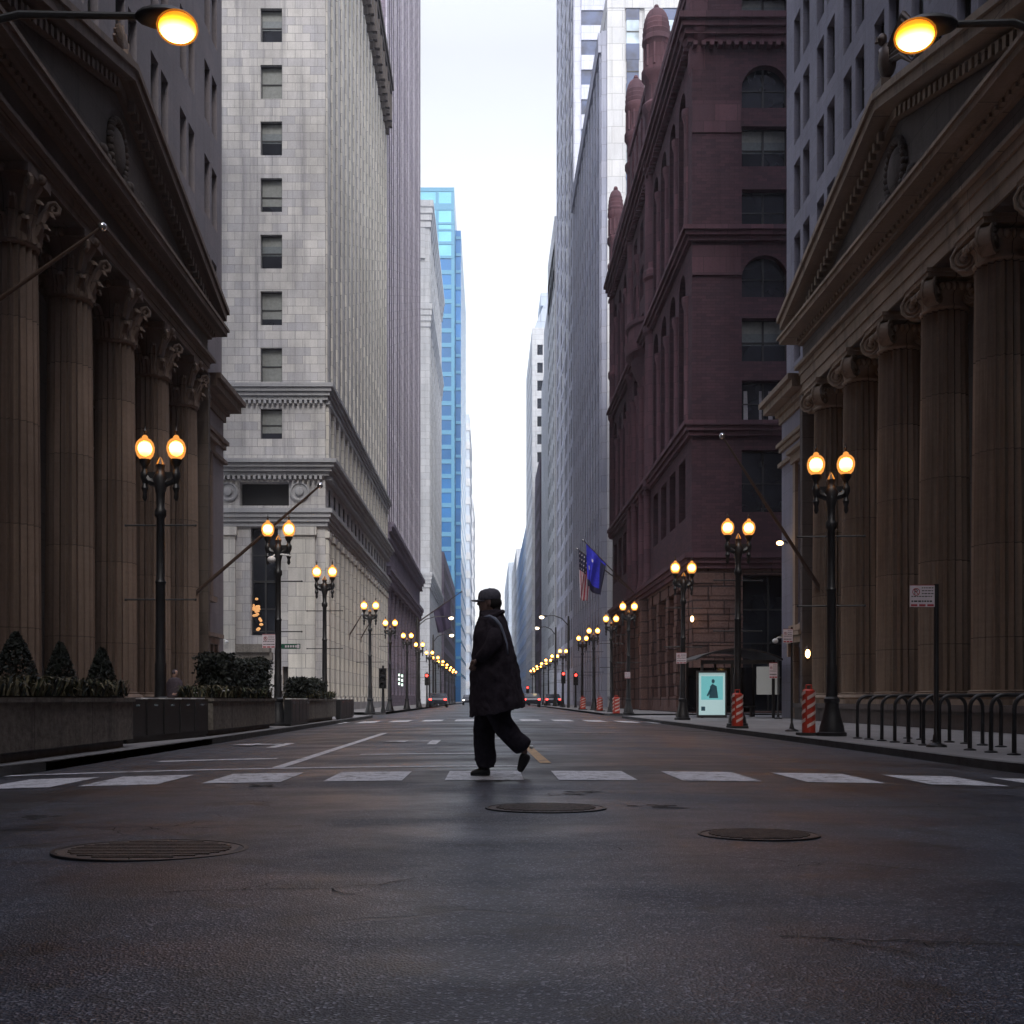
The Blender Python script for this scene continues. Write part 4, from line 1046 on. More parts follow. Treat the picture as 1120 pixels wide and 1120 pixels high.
    def crack(x, y, a, L, w, dep=0):
        n = int(L / .05)
        for k in range(n):
            a2 = a + random.gauss(0, .35); x2, y2 = x + .05 * math.cos(a2), y + .05 * math.sin(a2) * .8; ww = w * 1.3 * (1 - k / n) * random.uniform(.5, 1.4)
            nx, ny = -math.sin(a2) * ww, math.cos(a2) * ww
            b.quad((x - nx, y - ny, rz(x) + .003), (x2 - nx, y2 - ny, rz(x2) + .003), (x2 + nx, y2 + ny, rz(x2) + .003), (x + nx, y + ny, rz(x) + .003))
            x, y = x2, y2
            if dep < 2 and random.random() < .06: crack(x, y, a + random.choice([-1, 1]) * random.uniform(.5, 1.2), L * .35, w * .7, dep + 1)
    for c_ in ((-3.2, 6.3, .02, 2.4, .006), (-1.3, 4.1, .1, 1.6, .004), (.9, 3.3, -.1, 2.2, .004), (1.9, 4.6, 2.6, 1.5, .004), (.4, 8.1, .5, 1.4, .006), (2.4, 7.4, .1, 2.0, .006), (-3.4, 8.2, -.2, 2.2, .006), (3.0, 11.0, .1, 2.5, .01), (-1.0, 16, .3, 3, .014), (2.2, 17, 2.9, 3.0, .014), (3.4, 22, 2.4, 3.5, .02), (1.5, 28, .2, 3, .03), (-2.6, 3.6, .4, 1.6, .004)): crack(*c_)
    for (cx, cy, n) in ((-1.95, 9.3, 14), (.75, 8.4, 12), (1.2, 7.3, 10), (-3.0, 7.0, 10), (.1, 9.6, 12)):
        for k in range(n):
            x, y, s, a = cx + random.gauss(0, .1), cy + random.gauss(0, .12), random.uniform(.015, .05), random.random() * PI
            b.quad(*[(x + s * math.cos(a + q) * 1.4, y + s * math.sin(a + q), rz(x) + .0032) for q in (0, 1.2, 2.9, 4.4)])
    tag(b.build('tar_seam', M['rubber'], recalc=False), None, None, kind='structure')
def manhole(x, y, r, label):
    e = empty('manhole_cover', label, 'manhole cover', (x, y, rz(x)), group='iron covers in the roadway'); e.scale = (1, .78, 1)
    b = MB(); N = 40; prof = [(r, .004), (r, .012), (r * .93, .012), (r * .93, -.0)]
    b.lathe([(r, -.01), (r, .008), (r * .95, .008), (r * .94, .002)], n=N, cap=False); b.build('rim', M['black'], e)
    b = MB(); b.lathe([(r * .94, -.01), (r * .94, .005), (.001, .007)], n=N, cap=False)
    for i in range(-6, 7):
        w = math.sqrt(max(0, (r * .82) ** 2 - (i * r / 7) ** 2)); 
        b.box(-w, w, i * r / 7 - r * .03, i * r / 7 + r * .03, .004, .012)
    b.build('lid', M['iron'], e)
ORD = ['first', 'second', 'third', 'fourth', 'fifth', 'sixth', 'seventh', 'eighth', 'ninth', 'tenth', 'eleventh', 'twelfth', 'thirteenth', 'fourteenth']
def part(name, b, mat, root, parent=None): return b.build(name, mat, parent or root)
def make_lamp():
    e = empty('street_lamp', '', 'street lamp')
    bk = M['black']
    b = MB(); b.lathe([(.29, 0), (.29, .07), (.25, .09), (.235, .2), (.18, .38), (.145, .55), (.135, .66), (.155, .69), (.155, .75), (.115, .79), (.105, 1.0)], n=16); part('base', b, bk, e)
    b = MB(); b.lathe([(.105, 1.0), (.11, 1.4), (.095, 1.45), (.088, 2.9), (.105, 2.95), (.08, 3.0), (.075, 4.15), (.11, 4.2), (.11, 4.3), (.075, 4.35), (.085, 4.6), (.15, 4.9), (.1, 5.0), (.07, 5.08), (.09, 5.16), (.04, 5.26), (.005, 5.32)], n=14); part('post', b, bk, e)
    b = MB(); b.tube([(-.30, 0, 5.0), (-.22, 0, 4.86), (-.1, 0, 4.82), (0, 0, 4.84), (.1, 0, 4.82), (.22, 0, 4.86), (.30, 0, 5.0)], [.06, .075, .08, .09, .08, .075, .06], 8)
    b.box(-.28, .28, -.045, .045, 4.9, 5.02)
    for s in (-1, 1):
        b.lathe([(.02, -.52), (.05, -.46), (.035, -.38), (.07, -.28), (.04, -.2), (.085, -.08), (.085, 0), (.05, .06), (.05, .12), (.1, .2), (.115, .26)], (s * .295, 0, 5.0), 10)
    part('crossarm', b, bk, e)
    for s in (-1, 1):
        for z in (2.62, 4.02):
            b = MB(); b.tube([(s * .08, 0, z), (s * .66, 0, z)], .018, 6); b.ball((s * .66, 0, z), .028, n=6, m=4); part('banner_arm', b, bk, e)
        b = MB(); b.lathe([(.10, -.19), (.145, -.14), (.175, -.05), (.178, .03), (.155, .11), (.11, .165), (.06, .195), (.05, .23), (.02, .26)], n=16)
        o = b.build('globe', M['globe'], e); o.location = (s * .295, 0, 5.47)
        b = MB(); b.ball((0, 0, 0), .128, .128, .14, 14, 10); part('bulb', b, M['bulb'], e, o)
        b = MB(); b.lathe([(.028, .25), (.02, .3), (.035, .33), (.012, .38), (.004, .43)], n=8); f = b.build('finial', bk, o)
    return e
def lamps():
    L = make_lamp(); first = True
    left = [(-6.2, 20.1), (-5.87, 29.6), (-6.1, 39.5), (-6.0, 53.7), (-6.15, 65.9), (-6.1, 79), (-6.05, 92)] + [(-6.05, 108 + 12.8 * k) for k in range(7)]
    right = [(6.9, 21.45), (6.85, 29.4), (6.95, 38.3), (7.1, 54.3), (7.2, 62.5), (7.25, 73.5), (7.2, 82.5)] + [(7.2, 104.5 + 12.2 * k) for k in range(7)]
    for side, lst in (('left', left), ('right', right)):
        for i, (x, y) in enumerate(lst):
            lab = '%s black twin globe street lamp from the camera along the %s kerb, globes lit' % (ORD[i], side)
            if side == 'left' and i == 0: lab = 'nearest lit twin globe street lamp on the left, in front of the fluted columns'
            if side == 'right' and i == 0: lab = 'nearest lit twin globe street lamp on the right, beside the orange barricade'
            if first: L.location = (x, y, 0); L['label'] = lab; L['group'] = 'twin globe street lamps along both kerbs'; first = False
            else: c = dup(L, (x, y, 0), 0, lab, 'twin globe street lamps along both kerbs'); c.rotation_euler = (R(random.uniform(-.5, .5)), R(random.uniform(-.6, .6)), R(random.uniform(-5, 5)))
def cobra(x, y, z, arm_x, label, lens, r=.19, big=True):
    e = empty('overhead_street_light', label, 'street light', (arm_x, y, 0), group='overhead street lights on long arms')
    s = 1 if arm_x > x else -1; D = abs(arm_x - x); g = M['dark_frame']
    b = MB(); b.lathe([(.14, 0), (.12, 1), (.09, z - .3), (.07, z + .1)], n=10); part('pole', b, g, e)
    b = MB(); b.tube([(0, 0, z - .75), (-s * D * .25, 0, z - .12), (-s * D * .55, 0, z + .14), (-s * (D - .25), 0, z + .12)], [.05, .045, .04, .035], 8); part('arm', b, g, e)
    b = MB(); b.m = Matrix.Translation((-s * D, 0, z + .09)); b.ball((s * .12, 0, .02), .30 if big else .4, .17, .09, 14, 8); part('lamp_head', b, g, e)
    b = MB(); b.ball((0, 0, 0), r * 1.05, r * .95, r * .72, 20, 12); o = b.build('lens', lens, e)
    if big: b = MB(); b.ball((0, 0, 0), r * 1.17, r * 1.07, r * .84, 20, 12); q = b.build('bowl', M['bowl'], e); q.location = (-s * D - s * .04, 0, z + .0)
    o.location = (-s * D - s * .04, 0, z + .0)
def lights_overhead():
    cobra(wx(190, 11.5), 11.5, wz(30, 11.5), -7.1, 'blazing orange overhead street light, upper left corner', M['sodium'])
    cobra(wx(1005, 11.5), 11.5, wz(39, 11.5), 6.9, 'blazing orange overhead street light, upper right corner', M['sodium'])
    cobra(wx(593, 94), 94, wz(675, 94), 7.0, 'higher of the two small overhead street lights right of the walking man', M['farlamp'], .2, False)
    cobra(wx(588, 112), 112, wz(687, 112), 7.0, 'lower of the two small overhead street lights right of the walking man', M['farlamp'], .2, False)
    cobra(wx(493, 95), 95, wz(676, 95), -6.4, 'higher of the two small overhead street lights left of the walking man', M['farlamp'], .2, False)
    cobra(wx(493.5, 122), 122, wz(695, 122), -6.4, 'lower of the two small overhead street lights left of the walking man', M['farlamp'], .24, False)

def flagpole(root, tip, label, r=.05, knob=True, cat='flagpole'):
    e = empty('flagpole', label, cat, root, group='angled flagpoles on the facades'); rv = Vector(root); tv = Vector(tip) - rv
    b = MB(); b.tube([(0, 0, 0), tuple(tv * .5), tuple(tv)], [r, r * .8, r * .5], 8); part('pole', b, M['bronze'], e)
    if knob: b = MB(); b.ball(tuple(tv), r * 1.5, n=10, m=6); part('knob', b, M['chrome'], e)
    b = MB(); b.ball((0, 0, 0), r * 2.2, n=8, m=6); b.box(-.12, .12, -.12, .12, -.2, .1); part('bracket', b, M['bronze'], e)
def flags():
    flagpole((-11.9, 22, wz(394, 22)), (wx(112, 22), 22, wz(248, 22)), 'dark angled flagpole high on the brown bank, top left', .06)
    Y = 38.7; flagpole((-11.3, Y, wz(665, Y)), (wx(350, Y), Y, wz(531, Y)), 'long empty flagpole reaching out from the brown bank over the planters', .075)
    Y = 37.7; flagpole((11.95, Y, wz(655, Y)), (wx(790, Y), Y, wz(477, Y)), 'long empty flagpole reaching out from the grey bank on the right', .075)
    for i, (px, py, qx, qy, Y) in enumerate(((379, 697, 396, 672, 77), (390, 700, 405, 680, 84))):
        flagpole((-10.2, Y, wz(py, Y)), (wx(qx, Y), Y, wz(qy, Y)), ['nearer', 'farther'][i] + ' short empty flagpole on the fluted front of the ashlar block', .06)
    Y = 77.7
    Z_ = Y - 1.6; r1, t1 = Vector((10.75, Z_, wz(655, Z_))), Vector((wx(638, Z_), Z_, wz(591, Z_)))
    r2, t2 = Vector((10.75, Y, wz(650, Y))), Vector((wx(631, Y), Y, wz(600, Y)))
    flagpole(r1, t1, 'upper flagpole on the red block holding the plain blue flag', .05); flagpole(r2, t2, 'lower flagpole on the red block holding the striped flag', .05)
    # flags hanging from their poles: u along the pole, v down
    def flag(name, label, root, tip, a, b_, fly, mats, fn, pinch):
        e = MB(); root, tip = Vector(root), Vector(tip); nu, nv = 26, 30
        d = (root - tip)
        v = []
        for j in range(nv + 1):
            for i in range(nu + 1):
                u = i / nu; w = j / nv
                p = tip + d * (a + (b_ - a) * (u * (1 - pinch * w) + .0))
                p = p + Vector((.12 * w * math.sin(u * 9 + 1), .22 * math.sin(u * 11 + w * 2) * min(1, w * 3 + .1) - .2 * w, -fly * w * (1 - .12 * u * u) + .05 * math.sin(u * 7) * w))
                p.z -= .03
                v.append(tuple(p))
        e.v = v
        for j in range(nv):
            for i in range(nu):
                e.f.append((j * (nu + 1) + i, j * (nu + 1) + i + 1, (j + 1) * (nu + 1) + i + 1, (j + 1) * (nu + 1) + i)); e.sm.append(True)
                e.mi.append(fn(i / nu, j / nv, i, j))
        o = e.build(name, mats, recalc=False)
        md = o.modifiers.new('t', 'SOLIDIFY'); md.thickness = .01
        tag(o, label, 'flag', 'flags hanging over the right pavement')
    blue = plain('blue flag cloth', (.03, .035, .55), .8, 0, .2); navy = plain('navy flag cloth', (.012, .012, .045), .8); wht = plain('white flag cloth', (.6, .55, .6), .8); red = plain('red flag cloth', (.35, .03, .06), .8)
    def fb(u, v, i, j):
        if v > .8: return 1
        if (i in (8, 9) and j in (7, 8)) or (i in (3, 4) and j in (14, 15, 16)) : return 2
        return 1 if (u > .72 and v > .05) else 0
    flag('flag', 'deep blue flag with a dark lower hem on the upper pole', r1, t1, .05, .40, 3.0, [blue, navy, wht], fb, .25)
    def fs(u, v, i, j):
        if v < .4 and u < .55: return 2 if (i % 4 == 1 and j % 3 == 1) else 0
        return 2 if i % 4 < 2 else 1
    flag('flag', 'red and white striped flag with a blue canton on the lower pole', r2, t2, .03, .3, 3.5, [navy, red, wht], fs, .45)
    Y = 150
    r3, t3 = Vector((-10.3, Y, wz(682, Y))), Vector((wx(505, Y), Y, wz(647, Y)))
    flagpole(r3, t3, 'far flagpole slanting up beneath the blue glass tower', .1)
    dk = plain('dark flag cloth', (.04, .03, .07), .8)
    flag('flag', 'large dark flag sagging from the far pole on the left', r3, t3, .25, .62, 4.0, [dk, dk], lambda u, v, i, j: 0, .3)

def sign_face(e, x0, x1, z0, z1, y, n=1, strip_red=True):
    """white regulation sign with a red no-parking ring, dark lettering bars and a red foot"""
    b = MB(); b.box(x0, x1, y - .004, y + .004, z0, z1); p = part('sign_plate', b, M['sign_white'], e)
    w = x1 - x0; h = z1 - z0
    b = MB(); 
    for k in range(20):
        a = 2 * PI * k / 20; a2 = 2 * PI * (k + 1) / 20; cx, cz, r, q = x0 + w * .25, z0 + h * .68, w * .155, w * .125
        b.quad(*[(cx + rr * math.cos(t), y - .007, cz + rr * math.sin(t)) for rr, t in ((q, a), (r, a), (r, a2), (q, a2))])
    b.quad((cx - .1 * w, y - .0075, cz + .09 * w), (cx - .08 * w, y - .0075, cz + .11 * w), (cx + .1 * w, y - .0075, cz - .09 * w), (cx + .08 * w, y - .0075, cz - .11 * w))
    if strip_red:
        for k in range(3): b.quad((x0 + w * (.04 + .33 * k), y - .006, z0 + h * .03), (x0 + w * (.30 + .33 * k), y - .006, z0 + h * .03), (x0 + w * (.30 + .33 * k), y - .006, z0 + h * .12), (x0 + w * (.04 + .33 * k), y - .006, z0 + h * .12))
        b.quad((x0, y - .0055, z1 - h * .03), (x1, y - .0055, z1 - h * .03), (x1, y - .0055, z1), (x0, y - .0055, z1))
    link('red_ring', b.mesh('red_ring', M['sign_red'], recalc=False), p)
    c = bpy.data.curves.new('P', 'FONT'); c.body = 'P'; c.size = w * .3; c.extrude = .001
    o = bpy.data.objects.new('letter', c); COL.objects.link(o); dg = bpy.context.evaluated_depsgraph_get()
    me = bpy.data.meshes.new_from_object(o.evaluated_get(dg)); bpy.data.objects.remove(o)
    me.materials.clear(); me.materials.append(M['sign_black'])
    link('letter', me, p, Matrix.Translation((cx - w * .09, y - .006, cz - w * .1)) @ Matrix.Rotation(PI / 2, 4, 'X'))
    b = MB(); random.seed(int(w * 1000))
    for k in range(4):
        z = z0 + h * (.84 - .13 * k); x = x0 + w * (.48 if k < 3 else .06)
        while x < x1 - w * .1:
            l = w * random.uniform(.05, .12); b.quad((x, y - .006, z), (min(x + l, x1 - .02), y - .006, z), (min(x + l, x1 - .02), y - .006, z + h * .045), (x, y - .006, z + h * .045)); x += l + w * .03
    x = x0 + w * .06
    while x < x1 - w * .12:
        l = w * random.uniform(.05, .14); b.quad((x, y - .006, z0 + h * .22), (x + l, y - .006, z0 + h * .22), (x + l, y - .006, z0 + h * .29), (x, y - .006, z0 + h * .29)); x += l + w * .03
    link('lettering', b.mesh('lettering', M['sign_black'], recalc=False), p)
def signpost(x, y, h, label, x0, x1, z0, z1, r=.03, basey=True):
    e = empty('sign_post', label, 'parking sign', (x, y, 0), group='parking signs on posts')
    b = MB(); b.lathe([(.16, 0), (.15, .03), (.06, .07), (r + .01, .18), (r, .2), (r, h)], n=10); part('post', b, M['black'], e)
    sign_face(e, x0 - x, x1 - x, z0, z1, -.04)
def street_furniture():
    bk = M['black']
    Y = 16.5; signpost(wx(1024, Y), Y, wz(639, Y), 'white no parking sign on a black post beside the bike racks', wx(994, Y), wx(1021, Y), wz(664, Y), wz(640, Y), .038)
    Y = 24.5; signpost(wx(866, Y), Y, wz(686, Y), 'small parking sign on a thin post near the wall lantern', wx(856, Y), wx(866.5, Y), wz(703, Y), wz(688, Y), .025)
    Y = 40; signpost(wx(851, Y), Y, wz(722, Y), 'pair of small parking signs stacked on one post by the shelter', wx(841, Y), wx(850, Y), wz(742, Y), wz(725, Y), .03)
    # signs hung on lamp posts
    def hung(x, y, x0, x1, z0, z1, label):
        e = empty('parking_sign', label, 'parking sign', (x, y, z0), group='parking signs hung on lamp posts')
        b = MB(); b.box(min(0, x0 - x), max(0, x1 - x), -.08, -.06, (z1 - z0) * .5 - .01, (z1 - z0) * .5 + .02); part('bracket', b, bk, e)
        sign_face(e, x0 - x, x1 - x, 0, z1 - z0, -.13)
    Y = 29.6; hung(-5.87, Y, wx(288, Y), wx(302, Y), wz(709, Y), wz(694, Y), 'white no parking sign hung on the second lamp post at the left')
    Y = 38.3; hung(6.95, Y, wx(739, Y), wx(750, Y), wz(726, Y), wz(714, Y), 'white sign hung on the third lamp post at the right')
    Y = 54; hung(7.05, Y, wx(683, Y), wx(689, Y), wz(742, Y), wz(735, Y), 'tiny white sign hung on the fourth lamp post at the right')
    Y = 29.6; e = empty('street_name_sign', 'green street name blade on the second lamp post at the left', 'street sign', (-5.87, Y, wz(707, Y)))
    b = MB(); b.box(.1, .62, -.012, .012, -.07, .07); p = part('name_blade', b, M['sign_green'], e); b = MB()
    for k in range(5): b.box(.2 + .07 * k, .245 + .07 * k, -.016, -.0125, -.03, .03)
    b.box(.53, .6, -.016, -.0125, -.05, .05); part('lettering', b, M['sign_white'], e, p)
    b = MB(); b.box(-.0, .1, -.02, .02, -.03, .03); part('bracket', b, bk, e)
    def dome(x, y, z, s, label):
        e = empty('security_camera', label, 'security camera', (x, y, z), group='white dome security cameras')
        b = MB(); b.tube([(s * .55, 0, .1), (s * .3, 0, .14), (s * .1, 0, .14), (0, 0, .05)], .025, 8); part('arm', b, M['white'], e)
        b = MB(); b.ball((0, 0, 0), .12, .12, .1, 12, 8); part('dome', b, M['white'], e)
    Y = 29.55; dome(wx(297, Y), Y, wz(612, Y), 1, 'white dome camera on the second lamp post at the left'); dome(wx(248, 66.5), 66.5, wz(702, 66.5), -1, 'white dome camera on the corner of the pale ashlar block')
    dome(wx(848, 42), 42, wz(701, 42), 1, 'white dome camera curving over the bus shelter end')
    # wall lantern lights
    e = empty('wall_light', 'small round lit lamp under the long flagpole on the right', 'wall light', (wx(853, 42), 42, wz(594, 42)))
    b = MB(); b.ball((0, 0, 0), .14, .12, .09, 10, 6); part('bulb', b, M['warm_lit'], e); b = MB(); b.tube([(0, 0, .05), (.3, .3, .12), (.7, 1.2, .1)], .03, 6); part('arm', b, bk, e)
    for (px, py, Y, lab) in ((736, 690, 68, 'small lit lantern inside the red block arch'), (757, 677, 56.3, 'small lit lantern on the corner of the red block'), (883.5, 715, 38.4, 'low lit lantern beside the grey bank side door')):
        e = empty('wall_lantern', lab, 'lantern', (wx(px, Y), Y, wz(py, Y)), group='small lit wall lanterns')
        b = MB(); b.ball((0, 0, 0), .09, .09, .16, 8, 6); part('glow', b, M['warm_lit'], e); b = MB(); b.lathe([(.12, .16), (.02, .3)], n=8); b.lathe([(.02, -.28), (.1, -.16)], n=8); b.box(-.02, .02, 0, .3, .16, .2); part('cage', b, M['bronze'], e)
    # bike racks: inverted U hoops
    def rack(label):
        e = empty('bike_rack', label, 'bike rack')
        W, H, rr = .95, .80, .19; pts = [(0, 0, 0), (0, 0, H - rr)]
        for k in range(1, 7): a = k * PI / 12; pts.append((rr - rr * math.cos(a), 0, H - rr + rr * math.sin(a)))
        for k in range(0, 7): a = k * PI / 12; pts.append((W - rr + rr * math.sin(a), 0, H - rr + rr * math.cos(a)))
        pts.append((W, 0, 0))
        b = MB(); b.tube(pts, .03, 10); part('hoop', b, bk, e)
        for x in (0, W): b = MB(); b.lathe([(.085, 0), (.085, .015), (.04, .03)], (x, 0, 0), 12); part('foot_plate', b, bk, e)
        return e
    ys = [20.1, 19.5, 18.85, 18.25, 17.65, 17.05, 16.45] + [15.4, 14.75, 14.1, 13.5, 12.9]
    r0 = None
    for i, y in enumerate(ys):
        lab = '%s black bike hoop counted from the lamp post, %s run' % (ORD[i if i < 7 else i - 7], 'farther' if i < 7 else 'nearer')
        if r0 is None: r0 = rack(lab); r0.location = (6.95, y, 0); r0['group'] = 'black bike hoops on the right pavement'
        else: dup(r0, (6.95, y, 0), R(random.uniform(-2, 2)), lab, 'black bike hoops on the right pavement')
    # striped barricade panels
    def barricade(x, y, h, w, label, cone=False):
        e = empty('barricade', label, 'barricade', (x, y, 0), R(random.uniform(-12, 12)), 'orange and white street barricades')
        b = MB()
        b.lathe([(w * .5, .06), (w * .48, h * .5), (w * .46, h * .96), (w * .3, h)], n=20) ; bd = part('barrel', b, M['orange'], e)
        b = MB(); N = 24; r = w * .5 + .004
        for j in range(4):
            z = h * (.16 + .2 * j)
            for k in range(N):
                a, a2 = 2 * PI * k / N, 2 * PI * (k + 1) / N; dz, dz2 = (k % 8) / 8 * h * .17, ((k % 8) + 1) / 8 * h * .17
                if k % 8 == 7: continue
                b.quad((r * math.cos(a), r * math.sin(a), z + dz), (r * math.cos(a2), r * math.sin(a2), z + dz2), (r * math.cos(a2), r * math.sin(a2), z + dz2 + h * .075), (r * math.cos(a), r * math.sin(a), z + dz + h * .075))
        part('white_stripe', b, M['white_refl'], e, bd)
        b = MB(); b.box(-w * .75, w * .75, -w * .75, w * .75, 0, .055); part('rubber_foot', b, M['rubber'], e)
        b = MB(); b.tube([(-w * .2, 0, h), (-w * .2, 0, h + .08), (w * .2, 0, h + .08), (w * .2, 0, h)], .018, 6); part('handle', b, M['orange'], e)
    barricade(wx(884.5, 21.8), 21.8, .95, .27, 'tall orange and white striped barrel beside the nearest right lamp')
    barricade(wx(806.5, 27.2), 27.2, .9, .29, 'orange striped barrel at the kerb in front of the bus shelter')
    barricade(wx(674, 52), 52, .85, .36, 'orange striped barrel between the fourth and fifth right lamps')
    barricade(wx(656, 66), 66, .85, .4, 'small orange striped barrel beyond the far crossing on the right'); barricade(wx(637.5, 76), 76, .9, .42, 'farthest orange barrel, left one of the far pair')
    # bus shelter with a lit poster
    Y0, Y1, x0, x1 = 42.4, 45.6, wx(762, 43.5), wx(838, 43.5)
    e = empty('bus_shelter', 'dark bus shelter with arched roof and glowing poster case', 'bus shelter', ((x0 + x1) / 2, 43.5, 0)); ox, oy = (x0 + x1) / 2, 43.5
    b = MB()
    N = 12
    for k in range(N):
        a, a2 = k / N, (k + 1) / N
        f = lambda t: 2.28 + .42 * math.sin(PI * t) ** .8
        xa, xb = x0 - .3 + (x1 - x0 + .6) * a - ox, x0 - .3 + (x1 - x0 + .6) * a2 - ox
        b.prism([(xa, f(a)), (xb, f(a2)), (xb, f(a2) + .07), (xa, f(a) + .07)], 1, Y0 - oy - .3, Y1 - oy + .2)
    b.box(x0 - ox, x1 - ox, Y0 - oy, Y0 - oy + .08, 2.15, 2.3); part('roof', b, bk, e)
    for x in (x0, wx(797, 43), x1):
        for y in (Y0, Y1): b = MB(); b.box(x - ox - .05, x - ox + .05, y - oy - .05, y - oy + .05, 0, 2.3); part('post', b, bk, e)
    b = MB(); b.box(x0 - ox, x1 - ox, Y1 - oy - .02, Y1 - oy, .2, 2.1); part('glass_panel', b, M['glass'], e)
    b = MB(); b.box(wx(800, 43) - ox, x1 - ox - .1, 1.2, 1.6, .42, .47); b.box(wx(802, 43) - ox, wx(802, 43) - ox + .06, 1.25, 1.55, 0, .42); b.box(x1 - ox - .3, x1 - ox - .24, 1.25, 1.55, 0, .42); part('bench', b, M['dark_frame'], e)
    px0, px1 = wx(764, Y0 - .2) - ox, wx(793, Y0 - .2) - ox; y = Y0 - oy - .2; z0, z1 = .12, wz(736, Y0)
    b = MB(); 
    for (a, c, d, f_) in ((px0 - .06, px0, z0 - .1, z1 + .08), (px1, px1 + .06, z0 - .1, z1 + .08), (px0, px1, z0 - .1, z0), (px0, px1, z1, z1 + .08)): b.box(a, c, y - .06, y + .12, d, f_)
    b.box(px0, px1, y + .04, y + .12, z0, z1); fr = part('poster_case', b, M['dark_frame'], e)
    pm = emis('backlit poster paper', (.40, .57, .58), .40)
    b = MB(); b.quad((px0, y, z0), (px1, y, z0), (px1, y, z1), (px0, y, z1)); pp = part('poster', b, pm, e, fr)
    W = px1 - px0; H = z1 - z0
    pd = emis('backlit poster dark ink', (.02, .06, .08), .3); pl = emis('backlit poster pale ink', (.5, .75, .7), .7)
    b = MB(); q = y - .004
    b.quad((px0 + W * .1, q, z0 + H * .36), (px0 + W * .92, q, z0 + H * .36), (px0 + W * .92, q, z0 + H * .92), (px0 + W * .1, q, z0 + H * .92)); part('poster_picture', b, emis('backlit poster mid ink', (.13, .40, .42), .5), e, fr)
    b = MB(); q = y - .008; cx = px0 + W * .55
    b.quad((cx - .16, q, z0 + H * .40), (cx + .2, q, z0 + H * .40), (cx + .14, q, z0 + H * .68), (cx - .03, q, z0 + H * .74), (cx - .12, q, z0 + H * .68))
    b.quad((cx - .1, q, z0 + H * .66), (cx - .26, q, z0 + H * .46), (cx - .2, q, z0 + H * .44), (cx - .02, q, z0 + H * .62))
    part('poster_figure', b, pd, e, fr); b = MB()
    b.quad(*[(cx - .0 + .065 * math.cos(2 * PI * k / 12), q, z0 + H * .80 + .085 * math.sin(2 * PI * k / 12)) for k in range(12)]); part('poster_head', b, pd, e, fr); b = MB()
    b.quad((px0 + W * .1, q, z0 + H * .1), (px0 + W * .25, q, z0 + H * .1), (px0 + W * .25, q, z0 + H * .2), (px0 + W * .1, q, z0 + H * .2)); part('poster_print', b, pd, e, fr)
    # newspaper boxes / dark rack cabinets between planters on the left
    def cabinet(y0, y1, label, n, rot=0, X=-5.42):
        e = empty('news_box_row', label, 'news box', (X, (y0 + y1) / 2, 0), -rot, group='black news box cabinets between the planters'); oy = (y0 + y1) / 2
        b = MB(); b.box(-.2, 0, y0 - oy, y1 - oy, .06, .74); b.box(-.18, -.03, y0 - oy + .05, y1 - oy - .05, 0, .06); part('cabinet', b, bk, e)
        p = (y1 - y0) / n
        for k in range(n):
            yy = y0 - oy + p * k
            b = MB(); b.box(.0, .02, yy + .04, yy + p - .04, .12, .7); o = part('door', b, M['dark_frame'], e)
            b = MB(); b.box(-.19, -.01, yy + p * .2, yy + p * .8, .742, .765); part('white_lid_edge', b, M['white'], e)
            b = MB(); b.box(.02, .035, yy + p * .4, yy + p * .6, .62, .65); part('handle', b, M['chrome'], e, o)
    cabinet(17.6, 21.1, 'long black news box row between the two nearest planters', 5, R(7), -5.78)
    cabinet(29.2, 32.0, 'black news box row behind the second left lamp post', 5); cabinet(38.9, 42.6, 'farthest black news box row on the left kerb', 5)
def leafcloud(b, fn, n, s0, s1, seed):
    random.seed(seed)
    for _ in range(n):
        p, nr = fn(); s = random.uniform(s0, s1)
        a = Vector((random.gauss(0, 1), random.gauss(0, 1), random.gauss(0, 1) * .7)); a = (a + nr * .6).normalized(); t = a.orthogonal().normalized(); t.rotate(Matrix.Rotation(random.random() * 6.28, 3, a)); u = a.cross(t)
        b.quad(tuple(p - t * s), tuple(p + u * s * .5), tuple(p + t * s), tuple(p - u * s * .5))
